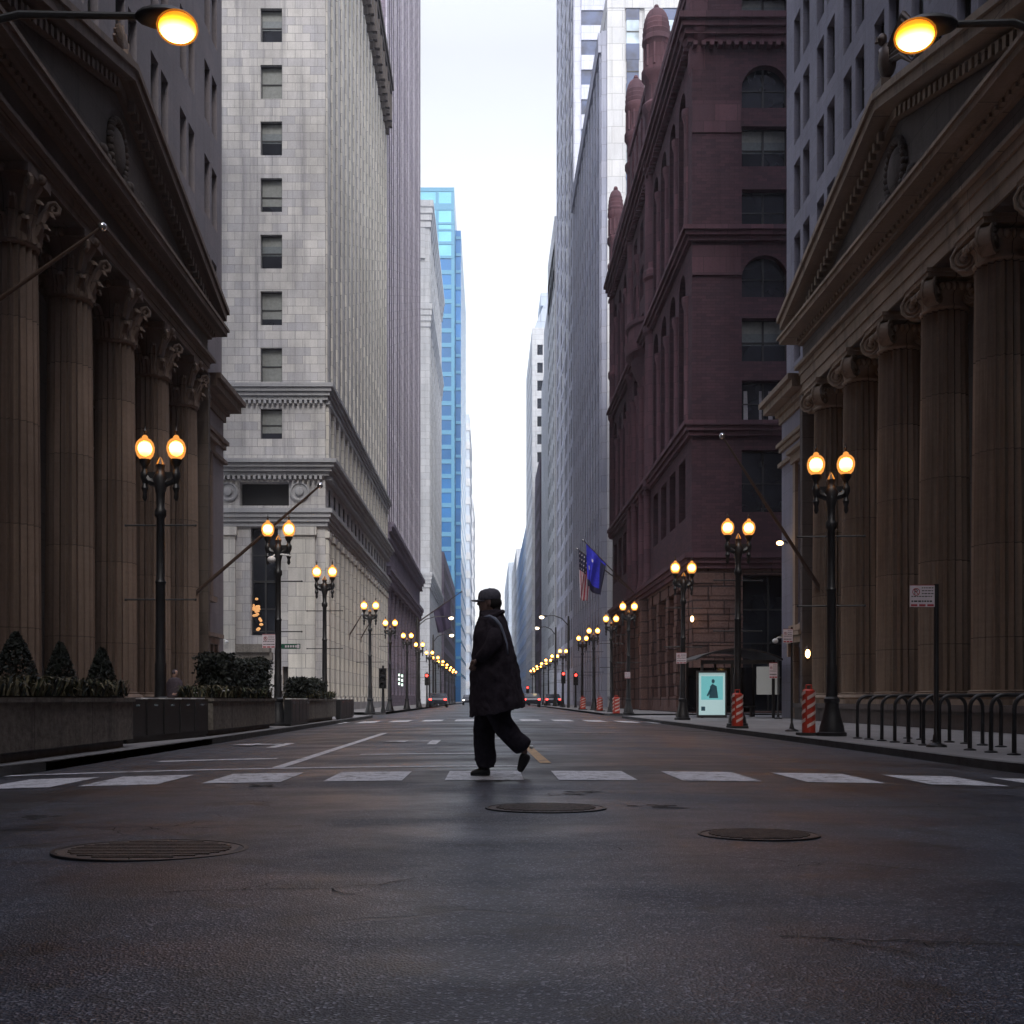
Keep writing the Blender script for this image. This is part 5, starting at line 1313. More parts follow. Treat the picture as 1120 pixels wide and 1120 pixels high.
def planters():
    X = -5.55
    def planter(y0, y1, label):
        e = empty('planter', label, 'planter', (X, (y0 + y1) / 2, 0), group='long concrete planters on the left pavement'); oy = (y0 + y1) / 2
        b = MB(); z0 = .12
        b.box(-1.5, 0, y0 - oy, y1 - oy, z0, .72); part('box', b, M['concrete'], e)
        b = MB(); b.box(-1.55, .03, y0 - oy - .03, y1 - oy + .03, .7, .76); part('rim', b, M['concrete'], e)
        b = MB(); b.box(-1.4, -.12, y0 - oy + .1, y1 - oy - .1, 0, z0 + .003); part('plinth', b, M['kerb'], e)
        b = MB(); b.box(-1.4, -.1, y0 - oy + .1, y1 - oy - .1, .755, .79); part('soil', b, M['soil'], e)
    planter(7.5, 16.6, 'nearest concrete planter at the left edge with three cone shrubs'); planter(21.4, 27.6, 'middle concrete planter filled by the dark hedge'); planter(32.4, 38.6, 'farthest concrete planter in front of the ashlar block')
    # cone shrubs
    for i, (px, ytop, ybase, Y, lab) in enumerate(((17, 692, 745, 13.4, 'largest cone shrub, at the left edge of the photo'), (66, 703, 742, 14.9, 'middle cone shrub in the nearest planter'), (111, 709, 741, 16.1, 'smallest cone shrub, rightmost in the nearest planter'))):
        x = wx(px, Y); zt = wz(ytop, Y); zb = .8; h = zt - zb; r0 = .33 if i == 0 else .26
        e = empty('cone_shrub', lab, 'shrub', (x, Y, zb), group='cone shrubs in the nearest planter')
        def fn():
            t = random.random() ** .8; a = random.random() * 6.283; r = r0 * (1 - t) ** .75 * (.65 + .4 * random.random()) + .02
            return Vector((r * math.cos(a), r * math.sin(a), t * h)), Vector((math.cos(a), math.sin(a), .3))
        b = MB(); leafcloud(b, fn, 2600, .015, .035, 11 + i); b.build('foliage', M['leaf_dark'], e, recalc=False)
        b = MB(); b.lathe([(.04, 0), (.01, h * .9)], n=6); part('stem', b, M['stem'], e)
    def hedge(name, x0, x1, y0, y1, z0, z1, n, label, cat, mat, seed, s=(.03, .06)):
        e = empty(name, label, cat, ((x0 + x1) / 2, (y0 + y1) / 2, z0)); ox, oy = (x0 + x1) / 2, (y0 + y1) / 2
        def fn():
            x = random.uniform(x0, x1); y = random.uniform(y0, y1); top = z1 - z0 + .18 * noise.noise(Vector((x * 1.3, y * 1.1, 0))) + .06 * noise.noise(Vector((x * 6, y * 6, 3)))
            if random.random() < .35: z = top
            else:
                z = random.random() * top; f = random.random()
                if f < .5: x = x0 if random.random() < .3 else x1
                elif f < .8: y = y0 if random.random() < .7 else y1
            j = .08; return Vector((x - ox + random.gauss(0, j), y - oy + random.gauss(0, j), max(.0, z + random.gauss(0, .03)))), Vector((0, 0, .5))
        b = MB(); leafcloud(b, fn, n, s[0], s[1], seed); b.build('foliage', mat, e, recalc=False)
        b = MB(); random.seed(seed)
        for k in range(10):
            x, y = random.uniform(x0 + .2, x1 - .2) - ox, random.uniform(y0 + .2, y1 - .2) - oy
            b.tube([(x, y, 0), (x + random.gauss(0, .08), y + random.gauss(0, .1), (z1 - z0) * .45), (x + random.gauss(0, .15), y + random.gauss(0, .15), (z1 - z0) * .85)], [.03, .02, .008], 5)
        part('branches', b, M['stem'], e)
    hedge('hedge', -6.2, -5.7, 22.9, 27.3, .78, 1.62, 16000, 'dark clipped hedge filling the middle planter', 'hedge', M['leaf_dark'], 21, (.03, .065))
    hedge('hedge', -6.1, -5.7, 32.6, 36.2, .78, 1.32, 7000, 'small dark bushes in the farthest planter', 'hedge', M['leaf_dark'], 22, (.04, .08))
    def tufts(y0, y1, label, n, seed):
        random.seed(seed); b = MB(); mats = [M['leaf_dry'], M['leaf_green'], M['petal'], M['leaf_dark']]
        for _ in range(n):
            x, y = X - random.uniform(.0, .8), random.uniform(y0 + .1, y1 - .1); b.cm = random.choice([0, 0, 0, 1, 3, 3])
            a = random.random() * 6.28; l = random.uniform(.12, .34); w = random.uniform(.008, .02); dx, dy = math.cos(a), math.sin(a)
            p0 = Vector((x, y, .78)); p1 = p0 + Vector((dx * l * .35, dy * l * .35, l * .75)); p2 = p0 + Vector((dx * l * .95, dy * l * .95, l * random.uniform(.35, .9)))
            s = Vector((-dy, dx, 0)) * w
            b.quad(tuple(p0 - s), tuple(p0 + s), tuple(p1 + s), tuple(p1 - s)); b.quad(tuple(p1 - s), tuple(p1 + s), tuple(p2))
        for _ in range(9):
            b.cm = 2; b.ball((X - random.uniform(0, .5), random.uniform(y0, y1), random.uniform(.82, .95)), .045, .045, .025, 6, 4)
        tag(b.build('ground_cover', mats, recalc=False), label, 'ground cover', kind='stuff')
    tufts(7.6, 16.5, 'dry grasses and small white flowers under the cone shrubs', 4200, 31); tufts(21.5, 27.5, 'dry grasses along the front of the dark hedge', 2600, 32); tufts(32.5, 38.5, 'dry grasses in the farthest planter', 2200, 33)
def traffic():
    bk = M['black']
    def signal(x, y, zc, label, lit, pole=True, facing=1, both=False):
        e = empty('traffic_light', label, 'traffic light', (x, y, 0), group='traffic lights at the far crossings')
        b = MB(); b.lathe([(.16, 0), (.09, .3), (.07, zc - .6), (.06, zc + .7)], n=8); part('pole', b, bk, e)
        b = MB(); b.box(-.2, .2, -.32, -.08, zc - .55, zc + .55); hs = part('housing', b, bk, e)
        for k, nm in enumerate(('red_lamp', 'amber_lamp', 'green_lamp')):
            b = MB(); b.m = Matrix.Translation((0, -.325, zc + .36 - .36 * k)) @ Matrix.Rotation(PI / 2, 4, 'X'); b.lathe([(.12, -.01), (.11, .03), (.03, .05)], n=12)
            part(nm, b, M['red_lit'] if (k == 0 and lit) else M['dark_frame'], e, hs)
            b = MB(); b.m = Matrix.Translation((0, -.33, zc + .36 - .36 * k)) @ Matrix.Rotation(PI / 2, 4, 'X')
            for q in range(8):
                a, a2 = q * PI / 8, (q + 1) * PI / 8; b.quad((.14 * math.cos(a), .14 * math.sin(a), 0), (.14 * math.cos(a2), .14 * math.sin(a2), 0), (.14 * math.cos(a2), .14 * math.sin(a2), .2), (.14 * math.cos(a), .14 * math.sin(a), .2))
            part('visor', b, bk, e, hs)
    signal(wx(467, 100), 100, wz(739, 100) - .36, 'lit red traffic light on the left, under the row of lamps', True)
    signal(wx(616, 100), 100, wz(737, 100) - .36, 'left one of two lit red traffic lights at the right kerb', True)
    signal(wx(629.5, 96), 96, wz(738.5, 96) - .36, 'right one of two lit red traffic lights at the right kerb', True)
    signal(wx(577, 150), 150, wz(752, 150) - .36, 'tiny lit red traffic light above the parked red lit car', True)
    signal(wx(419, 58), 58, wz(742, 58), 'unlit traffic light with dark housing before the left lamps', False)
    e = empty('window_display', 'six small greenish lit panes on the left front', 'lit sign', (-9.9, 112, 0))
    for i in range(3):
        for j in range(2): b = MB(); b.box(-.2 + j * .28, -.06 + j * .28, 0, .1, 1.9 + i * .42 - j * .1, 2.12 + i * .42 - j * .1); part('lit_pane', b, M['green_lit'], e)
    e.location = (wx(438, 100), 100, .2)
    def car(x, y, label, paint, rear=True, group='distant vehicles'):
        e = empty('car', label, 'car', (x, y, -.06), 0 if rear else PI, group)
        prof = [(-2.2, .35), (-2.22, .75), (-2.1, .95), (-1.55, 1.0), (-1.05, 1.42), (.35, 1.44), (1.0, 1.0), (2.05, .88), (2.2, .65), (2.18, .35)]
        b = MB(); n = len(prof); v = []; 
        for xx, ins in ((-.88, 0), (.88, 0)):
            for (py, pz) in prof: v.append((xx * (1 - .16 * max(0, (pz - 1.0) / .42)), py, pz))
        b.add(v, [tuple(range(n)), tuple(range(n, 2 * n))[::-1]] + [(i, (i + 1) % n, n + (i + 1) % n, n + i) for i in range(n)]); bd = part('body', b, paint, e)
        b = MB(); b.quad((-.66, -1.50, 1.05), (.66, -1.50, 1.05), (.58, -1.10, 1.39), (-.58, -1.10, 1.39)); o = part('rear_window', b, M['glass'], e); o.location = (0, -.02, .01)
        b = MB(); b.quad((-.66, .95, 1.05), (.66, .95, 1.05), (.58, .42, 1.40), (-.58, .42, 1.40)); o = part('windscreen', b, M['glass'], e); o.location = (0, .02, .01)
        for s in (-1, 1):
            b = MB(); b.box(s * .62, s * .86, -2.25, -2.2, .72, .88); part('tail_light', b, M['tail'], e)
            b = MB(); b.box(s * .58, s * .82, 2.16, 2.22, .62, .78); part('headlight', b, M['headlight'], e)
            for yy in (-1.35, 1.35):
                b = MB(); b.m = Matrix.Translation((s * .8, yy, .32)) @ Matrix.Rotation(PI / 2, 4, 'Y'); b.lathe([(.32, -.1), (.33, 0), (.32, .1)], n=14); w = part('wheel', b, M['rubber'], e)
                b = MB(); b.m = Matrix.Translation((s * .8, yy, .32)) @ Matrix.Rotation(PI / 2, 4, 'Y'); b.lathe([(.2, -.105), (.2, .105)], n=10); part('rim', b, M['chrome'], e, w)
        b = MB(); b.box(-.8, .8, -2.28, -2.2, .42, .62); part('bumper', b, M['carpaint'], e)
    car(wx(581, 112), 112, 'dark car with red tail lights seen right of the walking man', M['carpaint']); car(wx(572, 140), 140, 'red car behind the dark car, mostly hidden by the coat', M['carred'])
    car(wx(513, 150), 150, 'oncoming car with lit headlights left of the walking man', M['carpaint'], False); car(wx(480, 108), 108, 'parked dark car at the left kerb under the lamp row', M['carpaint'])
    car(wx(604, 125), 125, 'parked dark car at the right kerb below the lamp row', M['carpaint'])
# ------------------------------------------------------------------ people
def skin_mesh(chains, sub=2):
    """chains: list of lists of (point, radius); first point of a later chain may equal an earlier point and joins it"""
    verts = []; rad = []; edges = []; idx = {}
    for ch in chains:
        prev = None
        for p, r in ch:
            k = tuple(round(c, 4) for c in p)
            if k not in idx: idx[k] = len(verts); verts.append(p); rad.append(r if isinstance(r, tuple) else (r, r))
            i = idx[k]
            if prev is not None and prev != i: edges.append((prev, i))
            prev = i
    me = bpy.data.meshes.new('sk'); me.from_pydata(verts, edges, []); o = bpy.data.objects.new('sk', me); COL.objects.link(o)
    md = o.modifiers.new('s', 'SKIN'); md.use_smooth_shade = True
    for i, r in enumerate(rad): me.skin_vertices[0].data[i].radius = r
    me.skin_vertices[0].data[0].use_root = True
    if sub: m2 = o.modifiers.new('u', 'SUBSURF'); m2.levels = sub; m2.render_levels = sub
    dg = bpy.context.evaluated_depsgraph_get(); dg.update(); out = bpy.data.meshes.new_from_object(o.evaluated_get(dg))
    bpy.data.objects.remove(o); return out
def remesh(meshes, voxel, smooth=2):
    bm = bmesh.new()
    for m in meshes: bm.from_mesh(m)
    me = bpy.data.meshes.new('rm'); bm.to_mesh(me); bm.free()
    o = bpy.data.objects.new('rm', me); COL.objects.link(o)
    md = o.modifiers.new('r', 'REMESH'); md.mode = 'VOXEL'; md.voxel_size = voxel; md.use_smooth_shade = True
    if smooth: m2 = o.modifiers.new('s', 'SMOOTH'); m2.iterations = smooth; m2.factor = .5
    dg = bpy.context.evaluated_depsgraph_get(); dg.update(); out = bpy.data.meshes.new_from_object(o.evaluated_get(dg))
    bpy.data.objects.remove(o); return out
def head_mesh(cx, cy, z0, s=1.0, face=-1):
    """profile head facing -x: rows of (z, front, back, halfwidth, nose)"""
    rows = [(0, .035, .055, .055), (.012, .072, .06, .06), (.03, .082, .07, .064), (.045, .078, .078, .068), (.06, .086, .085, .071), (.068, .079, .088, .073), (.078, .088, .092, .074), (.09, .084, .097, .075), (.1, .104, .1, .076), (.112, .108, .103, .077), (.13, .092, .106, .078),
            (.145, .084, .108, .079), (.16, .092, .109, .079), (.18, .093, .11, .079), (.2, .088, .107, .077), (.22, .075, .096, .07), (.237, .05, .07, .05), (.246, .015, .025, .02)]
    N = 24; v = []; fs = []
    for z, f, bk, w in rows:
        for k in range(N):
            a = 2 * PI * k / N; c, sn = math.cos(a), math.sin(a)
            if c >= 0:
                nose = max(0, f - .09) if .095 < z < .12 else 0
                base = min(f, .09) if z > .095 and z < .12 else f
                x = face * (base * c ** .8 + (nose * max(0, 1 - abs(sn) * 5)))
            else: x = -face * bk * abs(c) ** .85
            v.append((cx + x * s, cy + w * sn * s, z0 + z * s))
    for j in range(len(rows) - 1):
        for k in range(N): fs.append((j * N + k, j * N + (k + 1) % N, (j + 1) * N + (k + 1) % N, (j + 1) * N + k))
    fs += [tuple(range(N))[::-1], tuple((len(rows) - 1) * N + k for k in range(N))]
    b = MB(); b.add(v, fs, True)
    for sd in (-1, 1):
        b.ball((cx - face * .01 * s, cy + sd * .08 * s, z0 + .115 * s), .02 * s, .01 * s, .032 * s, 10, 8)
        b.ball((cx + face * .079 * s, cy + sd * .032 * s, z0 + .137 * s), .012 * s, .014 * s, .01 * s, 8, 6)
    return b.mesh('h', [], recalc=True)
def hand_chains(p, d, side, up, s=1.0):
    """palm and five bent fingers from wrist p along d; side = across the palm, up = back of hand"""
    d, side, up = d.normalized(), side.normalized(), up.normalized(); C = []
    palm = [(p, .024 * s), (p + d * .035 * s, (.034 * s, .02 * s)), (p + d * .08 * s, (.038 * s, .017 * s))]
    C.append(palm)
    for k, (off, L) in enumerate(((-.03, .062), (-.01, .075), (.011, .07), (.03, .055))):
        a = p + d * .072 * s + side * off * s; b_ = a + d * L * .5 * s - up * .006 * s; c = b_ + (d * .75 - up * .6).normalized() * L * .35 * s; e = c + (d * .35 - up * .9).normalized() * L * .3 * s
        C.append([(a, .0105 * s), (b_, .009 * s), (c, .0085 * s), (e, .007 * s)])
    a = p + d * .02 * s - side * .025 * s
    C.append([(a, .013 * s), (a + (d * .85 - side * .3).normalized() * .035 * s, .011 * s), (a + (d * .95 - side * .12 - up * .3).normalized() * .066 * s, .0085 * s)])
    return C
def walking_man():
    Y = 10.15; k = Y / F
    def p(px, py, dy=0): return Vector((wx(px, Y), Y + dy, wz(py, Y)))
    e = empty('person', 'man in a long dark coat and flat brimmed cap striding left over the crosswalk', 'person', (wx(531, Y), Y, 0)); off = -Vector(e.location)
    V = lambda *a: p(*a)
    # body: near side is -y (his left), far side +y (his right)
    pelvis = V(541, 758)
    ch = [[(pelvis, .135), (V(541, 735), .13), (V(540, 712), .15), (V(539.5, 692), .155), (V(538.5, 680), .085), (V(537, 672), .055), (V(535.5, 664), .058)]]
    nh, fh = V(541, 765, -.09), V(541, 765, .09)
    # standing leg (far, his right) and trailing leg (near, his left)
    ch.append([(pelvis, .135), (fh, .1), (V(531, 797, .09), .066), (V(531, 822, .09), .055), (V(532, 843, .09), .034), (V(524, 846.5, .09), .026), (V(516, 848, .09), .016)])
    ch.append([(pelvis, .135), (nh, .1), (V(551, 801, -.09), .064), (V(562, 810, -.09), .055), (V(574, 817, -.09), .034), (V(572.5, 829, -.09), .028), (V(569, 840, -.09), .015)])
    body = skin_mesh(ch, 1)
    arms = []
    for sd, (sh, el, wr) in ((-1, (V(541, 691, -.2), V(534, 712, -.25), V(521.5, 721, -.20))), (1, (V(541, 691, .2), V(536, 714, .25), V(522.5, 724, .2)))):
        arms.append(skin_mesh([[(V(539.5, 690, sd * .04), .07), (sh, .06), (el, .044), (wr, .028)]], 1))
        d = Vector((-.42, 0, -1)); hc = hand_chains(wr + d.normalized() * .005, d, Vector((1, 0, -.4)), Vector((0, sd, 0)), .9)
        for c in hc: arms.append(skin_mesh([c], 1))
    hd = head_mesh(wx(533.5, Y), Y, wz(673, Y), 1.0)
    me = remesh([body, hd] + arms, .006, 1); me.materials.clear(); me.materials.append(M['skin'])
    for v in me.vertices: v.co += off
    link('body', me, e)
    # coat: elliptic sections traced from the fall of the cloth, folds grow toward the hem
    rows = [(668.5, 527, 546.5, .075), (671, 526, 548, .085), (674, 525, 549.5, .11), (678, 523.5, 551.5, .17), (683, 522.3, 553.3, .21), (690, 521, 555.5, .235), (698, 519.8, 558, .25), (706, 518.8, 560.3, .26), (714, 517.8, 562.3, .265), (722, 517, 564.2, .27), (732, 516.2, 566, .275), (742, 515.7, 567.6, .28), (752, 515.3, 569.1, .285), (762, 515, 570.6, .29), (770, 514.7, 571.8, .292), (776, 514.6, 572.3, .292), (781, 514.6, 571.5, .29)]
    N = 72; v = []; fs = []; sm = []
    for j, (py, l, r, w) in enumerate(rows):
        t = j / (len(rows) - 1)
        for q in range(N):
            a = 2 * PI * q / N; c, s_ = math.cos(a), math.sin(a)
            x0 = wx(l, Y) + (wx(r, Y) - wx(l, Y)) * (.5 + .5 * (abs(c) ** .85) * (1 if c > 0 else -1))
            fold = 1 + (.015 + .05 * t) * math.sin(a * 7 + 2.2 * t) * (1 - abs(c)) + .02 * math.sin(a * 3 + 5 * t)
            y = w * s_ * fold
            # sleeve bulge of the near arm
            z = wz(py, Y)
            if j >= len(rows) - 3 and c > .0: z += (.018 + .05 * c) * (j - len(rows) + 3.5) * .42
            if j >= len(rows) - 2 and c < -.2: z -= .03 * abs(c)
            v.append((x0, Y + y, z))
    for j in range(len(rows) - 1):
        for q in range(N): fs.append((j * N + q, j * N + (q + 1) % N, (j + 1) * N + (q + 1) % N, (j + 1) * N + q))
    b = MB(); b.m = Matrix.Translation(off); b.add(v, fs, True); co = b.build('coat', M['cloth'], e)
    md = co.modifiers.new('t', 'SOLIDIFY'); md.thickness = .012; md.offset = 1
    tx = bpy.data.textures.new('folds', 'CLOUDS'); tx.noise_scale = .12
    sb = co.modifiers.new('s', 'SUBSURF'); sb.levels = 1; sb.render_levels = 2
    dm = co.modifiers.new('d', 'DISPLACE'); dm.texture = tx; dm.strength = .045; dm.mid_level = .5; dm.texture_coords = 'LOCAL'
    # sleeves
    for sd in (-1, 1):
        sl = skin_mesh([[(V(541, 688, sd * .2), .082), (V(541.5, 702, sd * .27), .085), (V(536, 713, sd * .275), .078), (V(528, 719, sd * .245), .066), (V(521.8, 721.5, sd * .205), .054)]], 2)
        sl.materials.clear(); sl.materials.append(M['cloth'])
        for q in sl.vertices:
            q.co += off; n = noise.noise(q.co * 9) * .018; q.co += q.normal * n
        so = link('sleeve', sl, e)
    # collar, strap and bag
    b = MB(); b.m = Matrix.Translation(off); b.tube([V(527, 672.5, -.07), V(531, 676, -.13), V(540, 675, -.15), V(547, 671, -.1), V(550, 669, 0)], [.018, .024, .026, .026, .022], 8)
    b.tube([V(527, 672.5, .07), V(531, 676, .13), V(540, 675, .15), V(547, 671, .1), V(550, 669, 0)], [.018, .024, .026, .026, .022], 8); b.build('collar', M['cloth'], e)
    b = MB(); pts = [V(529, 676.5, -.15), V(535, 675.8, -.2), V(541, 679, -.235), V(547, 686, -.25), V(551, 696, -.245), V(554, 706, -.262), V(555, 717, -.272)]
    w = [.010, .015, .018, .014, .010, .008, .006]; vv = []
    for q, (a, ww) in enumerate(zip(pts, w)):
        t = (pts[min(q + 1, 6)] - pts[max(q - 1, 0)]).normalized(); n = Vector((-t.z, 0, t.x)) * ww; vv += [tuple(a + off - n + Vector((0, -.035, 0))), tuple(a + off + n + Vector((0, -.035, 0)))]
    b.add(vv, [(2 * q, 2 * q + 1, 2 * q + 3, 2 * q + 2) for q in range(6)], True); st = b.build('bag_strap', M['strap'], e); md = st.modifiers.new('t', 'SOLIDIFY'); md.thickness = .008
    # trousers
    tr = skin_mesh([[(V(541, 762), .15), (V(537, 771, .085), .135), (V(532, 784, .09), .125), (V(529.5, 798, .09), .116), (V(529.3, 815, .09), .11), (V(531, 829, .09), .112), (V(532.5, 843, .09), .10)],
                    [(V(541, 762), .15), (V(543, 772, -.085), .13), (V(547.5, 786, -.09), .118), (V(552.5, 797.5, -.09), .108), (V(561, 806, -.09), .104), (V(569, 813, -.09), .112), (V(575, 819.5, -.09), .10)]], 2)
    tr.materials.clear(); tr.materials.append(M['trouser'])
    for q in tr.vertices: q.co += off; q.co += q.normal * (noise.noise(q.co * 8) * .022 + noise.noise(Vector((q.co.x * 4, q.co.y * 4, q.co.z * 16))) * .010)
    link('trousers', tr, e)
    # shoes: one flat on the road, one hanging toe down
    for nm, ch, dyy in (('s', [(V(537, 845.5, .09), (.065, .06)), (V(529, 844.8, .09), (.065, .06)), (V(520, 847, .09), (.056, .044)), (V(513.8, 848.3, .09), (.046, .032))], .09), ('t', [(V(575.5, 823, -.09), (.062, .06)), (V(573, 830, -.09), (.062, .056)), (V(570, 838, -.09), (.054, .042)), (V(567.5, 844, -.09), (.044, .032))], -.09)):
        s_ = skin_mesh([ch], 2); s_.materials.clear(); s_.materials.append(M['shoe'])
        for q in s_.vertices: q.co += off; q.co.z = max(q.co.z, .006)
        link('shoe', s_, e)
    b = MB(); b.m = Matrix.Translation(off); b.ball(V(581, 816.5, -.1), .022, .02, .018, 8, 6); b.build('heel_tab', M['white'], e)
    # hair and cap
    b = MB(); b.m = Matrix.Translation(off); hx = wx(536.5, Y); b.ball((hx + .012, Y, wz(659.5, Y)), .098, .084, .085, 18, 12); b.ball((hx + .045, Y, wz(667, Y)), .055, .066, .06, 14, 8); b.build('hair', M['hair'], e)
    b = MB(); b.m = Matrix.Translation(off); N = 28; prof = [(1.0, 0), (1.035, .012), (1.03, .04), (.96, .07), (.8, .093), (.5, .108), (.1, .113)]; v = []; fs = []
    cz = wz(656.5, Y); cx = wx(535.3, Y)
    for r, z in prof:
        for q in range(N): a = 2 * PI * q / N; v.append((cx + .107 * r * math.cos(a), Y + .089 * r * math.sin(a), cz + z + .012 * math.cos(a) * (1 if z < .05 else .3)))
    for j in range(len(prof) - 1):
        for q in range(N): fs.append((j * N + q, j * N + (q + 1) % N, (j + 1) * N + (q + 1) % N, (j + 1) * N + q))
    fs.append(tuple((len(prof) - 1) * N + q for q in range(N)))
    b.add(v, fs, True); b.ball((cx, Y, cz + .114), .01, .01, .006, 8, 4); cap = b.build('cap', M['capcloth'], e)
    b = MB(); b.m = Matrix.Translation(off); v = []; M_ = 12
    for j, (r, dz) in enumerate(((0, 0), (.035, .0), (.062, -.003), (.074, -.006))):
        for q in range(M_ + 1):
            a = PI - 1.15 + 2.3 * q / M_; c, s_ = math.cos(a), math.sin(a)
            v.append((cx + .104 * c - r * max(.15, math.cos((a - PI) * 1.25)), Y + .087 * s_, cz + .004 + dz - .018 * s_ * s_))
    fs = [(j * (M_ + 1) + q, j * (M_ + 1) + q + 1, (j + 1) * (M_ + 1) + q + 1, (j + 1) * (M_ + 1) + q) for j in range(3) for q in range(M_)]
    b.add(v, fs, True); br = b.mesh('brim', M['capcloth']); bo = link('brim', br, cap); md = bo.modifiers.new('t', 'SOLIDIFY'); md.thickness = .006
def bystander():
    Y = 34.0; x = wx(191, Y)
    e = empty('person', 'dark clad person standing behind the long black news box row', 'person', (x, Y, 0), R(-20))
    ch = [[(Vector((0, 0, .88)), .14), (Vector((0, 0, 1.15)), .15), (Vector((0, 0, 1.32)), .16), (Vector((0, 0, 1.42)), .06), (Vector((0, 0, 1.5)), .055)]]
    for s in (-1, 1):
        ch.append([(Vector((0, 0, .88)), .14), (Vector((s * .09, 0, .8)), .1), (Vector((s * .1, 0, .46)), .065), (Vector((s * .11, 0, .08)), .042), (Vector((s * .12, -.14, .035)), .035)])
    me = [skin_mesh(ch, 1), head_mesh(0, 0, 1.44, .95)]
    for s in (-1, 1):
        me.append(skin_mesh([[(Vector((s * .08, 0, 1.35)), .07), (Vector((s * .2, 0, 1.32)), .06), (Vector((s * .26, -.02, 1.05)), .045), (Vector((s * .22, -.18, .92)), .03)]], 1))
        for c in hand_chains(Vector((s * .22, -.19, .915)), Vector((-s * .5, -.8, -.1)), Vector((0, 0, 1)), Vector((s, 0, 0))): me.append(skin_mesh([c], 1))
    m = remesh(me, .009, 1); m.materials.clear(); m.materials.append(M['skin']); link('body', m, e)
    b = MB(); b.lathe([(.30, .55), (.29, .8), (.26, 1.1), (.27, 1.28), (.2, 1.38), (.1, 1.44)], n=24); b.m = Matrix.Identity(4)
    o = b.build('coat', M['cloth'], e); o.scale = (1, .72, 1)
    for s in (-1, 1):
        sl = skin_mesh([[(Vector((s * .2, 0, 1.32)), .085), (Vector((s * .27, -.02, 1.05)), .07), (Vector((s * .225, -.17, .93)), .055)]], 1); sl.materials.clear(); sl.materials.append(M['cloth']); link('sleeve', sl, e)
        tr = skin_mesh([[(Vector((s * .09, 0, .8)), .12), (Vector((s * .1, 0, .46)), .09), (Vector((s * .11, 0, .1)), .075)]], 1); tr.materials.clear(); tr.materials.append(M['trouser']); link('trousers', tr, e)
    b = MB(); b.ball((0, .012, 1.59), .1, .105, .105, 16, 10); b.build('knit_cap', M['cloth'], e)

# ------------------------------------------------------------------ light, sky, camera
def world():
    w = bpy.data.worlds.new('World'); SC.world = w; w.use_nodes = True; nt = w.node_tree
    for n in list(nt.nodes): nt.nodes.remove(n)
    out = nt.nodes.new('ShaderNodeOutputWorld'); add = nt.nodes.new('ShaderNodeAddShader')
    sky = nt.nodes.new('ShaderNodeTexSky'); sky.sky_type = 'NISHITA'; sky.sun_disc = False; sky.sun_elevation = R(SUN_EL); sky.sun_rotation = R(SUN_ROT); sky.air_density = 1.5; sky.dust_density = 4
    b1 = nt.nodes.new('ShaderNodeBackground'); b1.inputs[1].default_value = .06
    nt.links.new(sky.outputs[0], b1.inputs[0])
    # overcast layer: brighter overhead than at the horizon, faint cloud structure
    tc = nt.nodes.new('ShaderNodeTexCoord').outputs['Generated']; s = nd(nt, 'ShaderNodeSeparateXYZ'); nt.links.new(tc, s.inputs[0])
    base = ramp(nt, s.outputs[2], [(0, (1.0, 1.0, 1.0)), (.15, (.92, .92, .92)), (.35, (.72, .725, .72)), (.52, (.53, .515, .495)), (.7, (.74, .78, 1.0)), (1, (.84, .86, 1.0))])
    cl = noise_n(nt, mapping(nt, tc, (1, 1, 3)), 1.6, 4, .5)
    c = mixc(nt, 1.0, base, ramp(nt, cl, [(.3, .93), (.7, 1.07)]), 'MULTIPLY')
    b2 = nt.nodes.new('ShaderNodeBackground'); nt.links.new(c, b2.inputs[0]); b2.inputs[1].default_value = CLOUD
    nt.links.new(b1.outputs[0], add.inputs[0]); nt.links.new(b2.outputs[0], add.inputs[1]); nt.links.new(add.outputs[0], out.inputs[0])
    l = bpy.data.lights.new('sun', 'SUN'); l.energy = SUN_E; l.angle = R(20); l.color = (1, .98, .95)
    o = bpy.data.objects.new('sun', l); COL.objects.link(o)
    a, el = R(SUN_ROT), R(SUN_EL); d = Vector((math.sin(a) * math.cos(el), math.cos(a) * math.cos(el), math.sin(el)))
    o.rotation_euler = d.to_track_quat('Z', 'Y').to_euler()
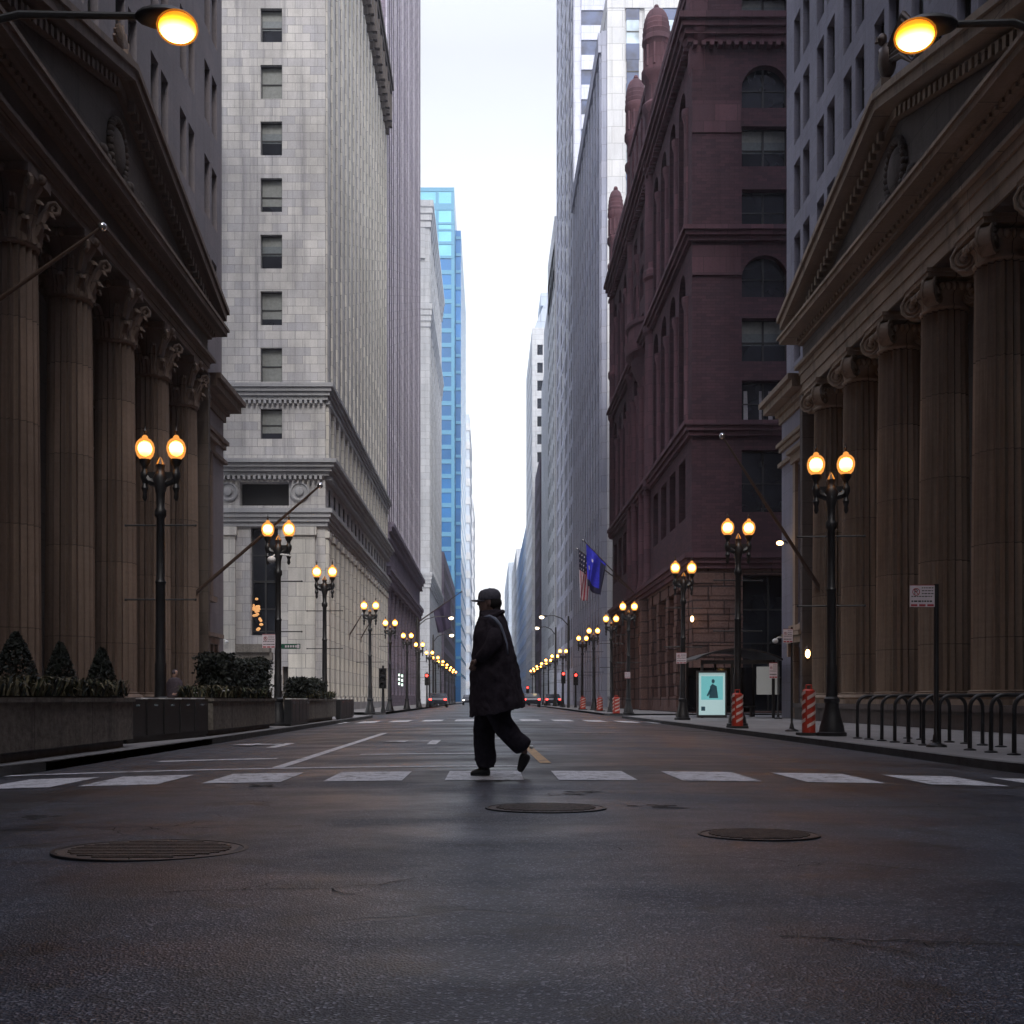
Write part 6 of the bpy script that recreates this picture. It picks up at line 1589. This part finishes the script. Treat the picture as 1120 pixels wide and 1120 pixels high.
def camera():
    c = bpy.data.cameras.new('camera'); o = bpy.data.objects.new('camera', c); COL.objects.link(o); SC.camera = o
    o.location = (0, 0, HC); o.rotation_euler = (PI / 2, 0, 0); c.sensor_width = 36; c.lens = F / 1120 * 36
    c.shift_x = 25 / 1120; c.shift_y = 205 / 1120; c.clip_end = 5000; c.clip_start = .05
def haze():
    b = MB(); b.box(-1300, 1300, -160, 1600, -5, 170); m = bpy.data.materials.new('thin grey air'); m.use_nodes = True; nt = m.node_tree
    for n in list(nt.nodes): nt.nodes.remove(n)
    out = nt.nodes.new('ShaderNodeOutputMaterial'); v = nt.nodes.new('ShaderNodeVolumePrincipled'); v.inputs['Color'].default_value = (.85, .9, 1, 1); v.inputs['Density'].default_value = HAZE; v.inputs['Anisotropy'].default_value = .3
    nt.links.new(v.outputs[0], out.inputs['Volume']); tag(b.build('haze', m), None, None, kind='stuff')
SUN_EL, SUN_ROT, SUN_E, CLOUD, HAZE = 48, 172, 1.5, 1.0, .0004
setting()
make_banks(); white_block(); mauve_tower(); far_buildings(); red_block()
lamps(); lights_overhead(); flags(); street_furniture(); planters(); traffic()
manhole(wx(165, 5.3), 5.3, .48, 'larger rusty manhole cover on the left of the road'); manhole(wx(830, 5.8), 5.8, .33, 'smaller ribbed manhole cover on the right of the road'); manhole(wx(597, 7.2), 7.2, .41, 'dark manhole cover straight below the walking man')
walking_man(); bystander()
B = Bld('office_building', 'unseen stone exchange block behind the viewer, added to shade the near road', (0, -34, 0))
f = Fac(B, 26, -30, 180, 52, -.3, 62, .3)  # out-of-view block standing for the exchange, added and sized to shade the foreground
for j in range(14):
    for i in range(14): f.win(2 + i * 3.5, 3.6 + i * 3.5, 3 + j * 4.1, 5.6 + j * 4.1, 'plain')
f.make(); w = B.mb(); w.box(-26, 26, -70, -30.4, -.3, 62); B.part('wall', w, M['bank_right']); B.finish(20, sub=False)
world(); camera()
if HAZE: haze()
SC.view_settings.view_transform = 'Standard'; SC.view_settings.look = 'None'; SC.view_settings.exposure = .6; SC.view_settings.gamma = 1
SC.cycles.use_denoising = True; SC.cycles.max_bounces = 6; SC.cycles.diffuse_bounces = 3; SC.cycles.glossy_bounces = 3; SC.cycles.sample_clamp_indirect = 6
SC.cycles.use_light_tree = True; SC.cycles.transparent_max_bounces = 24
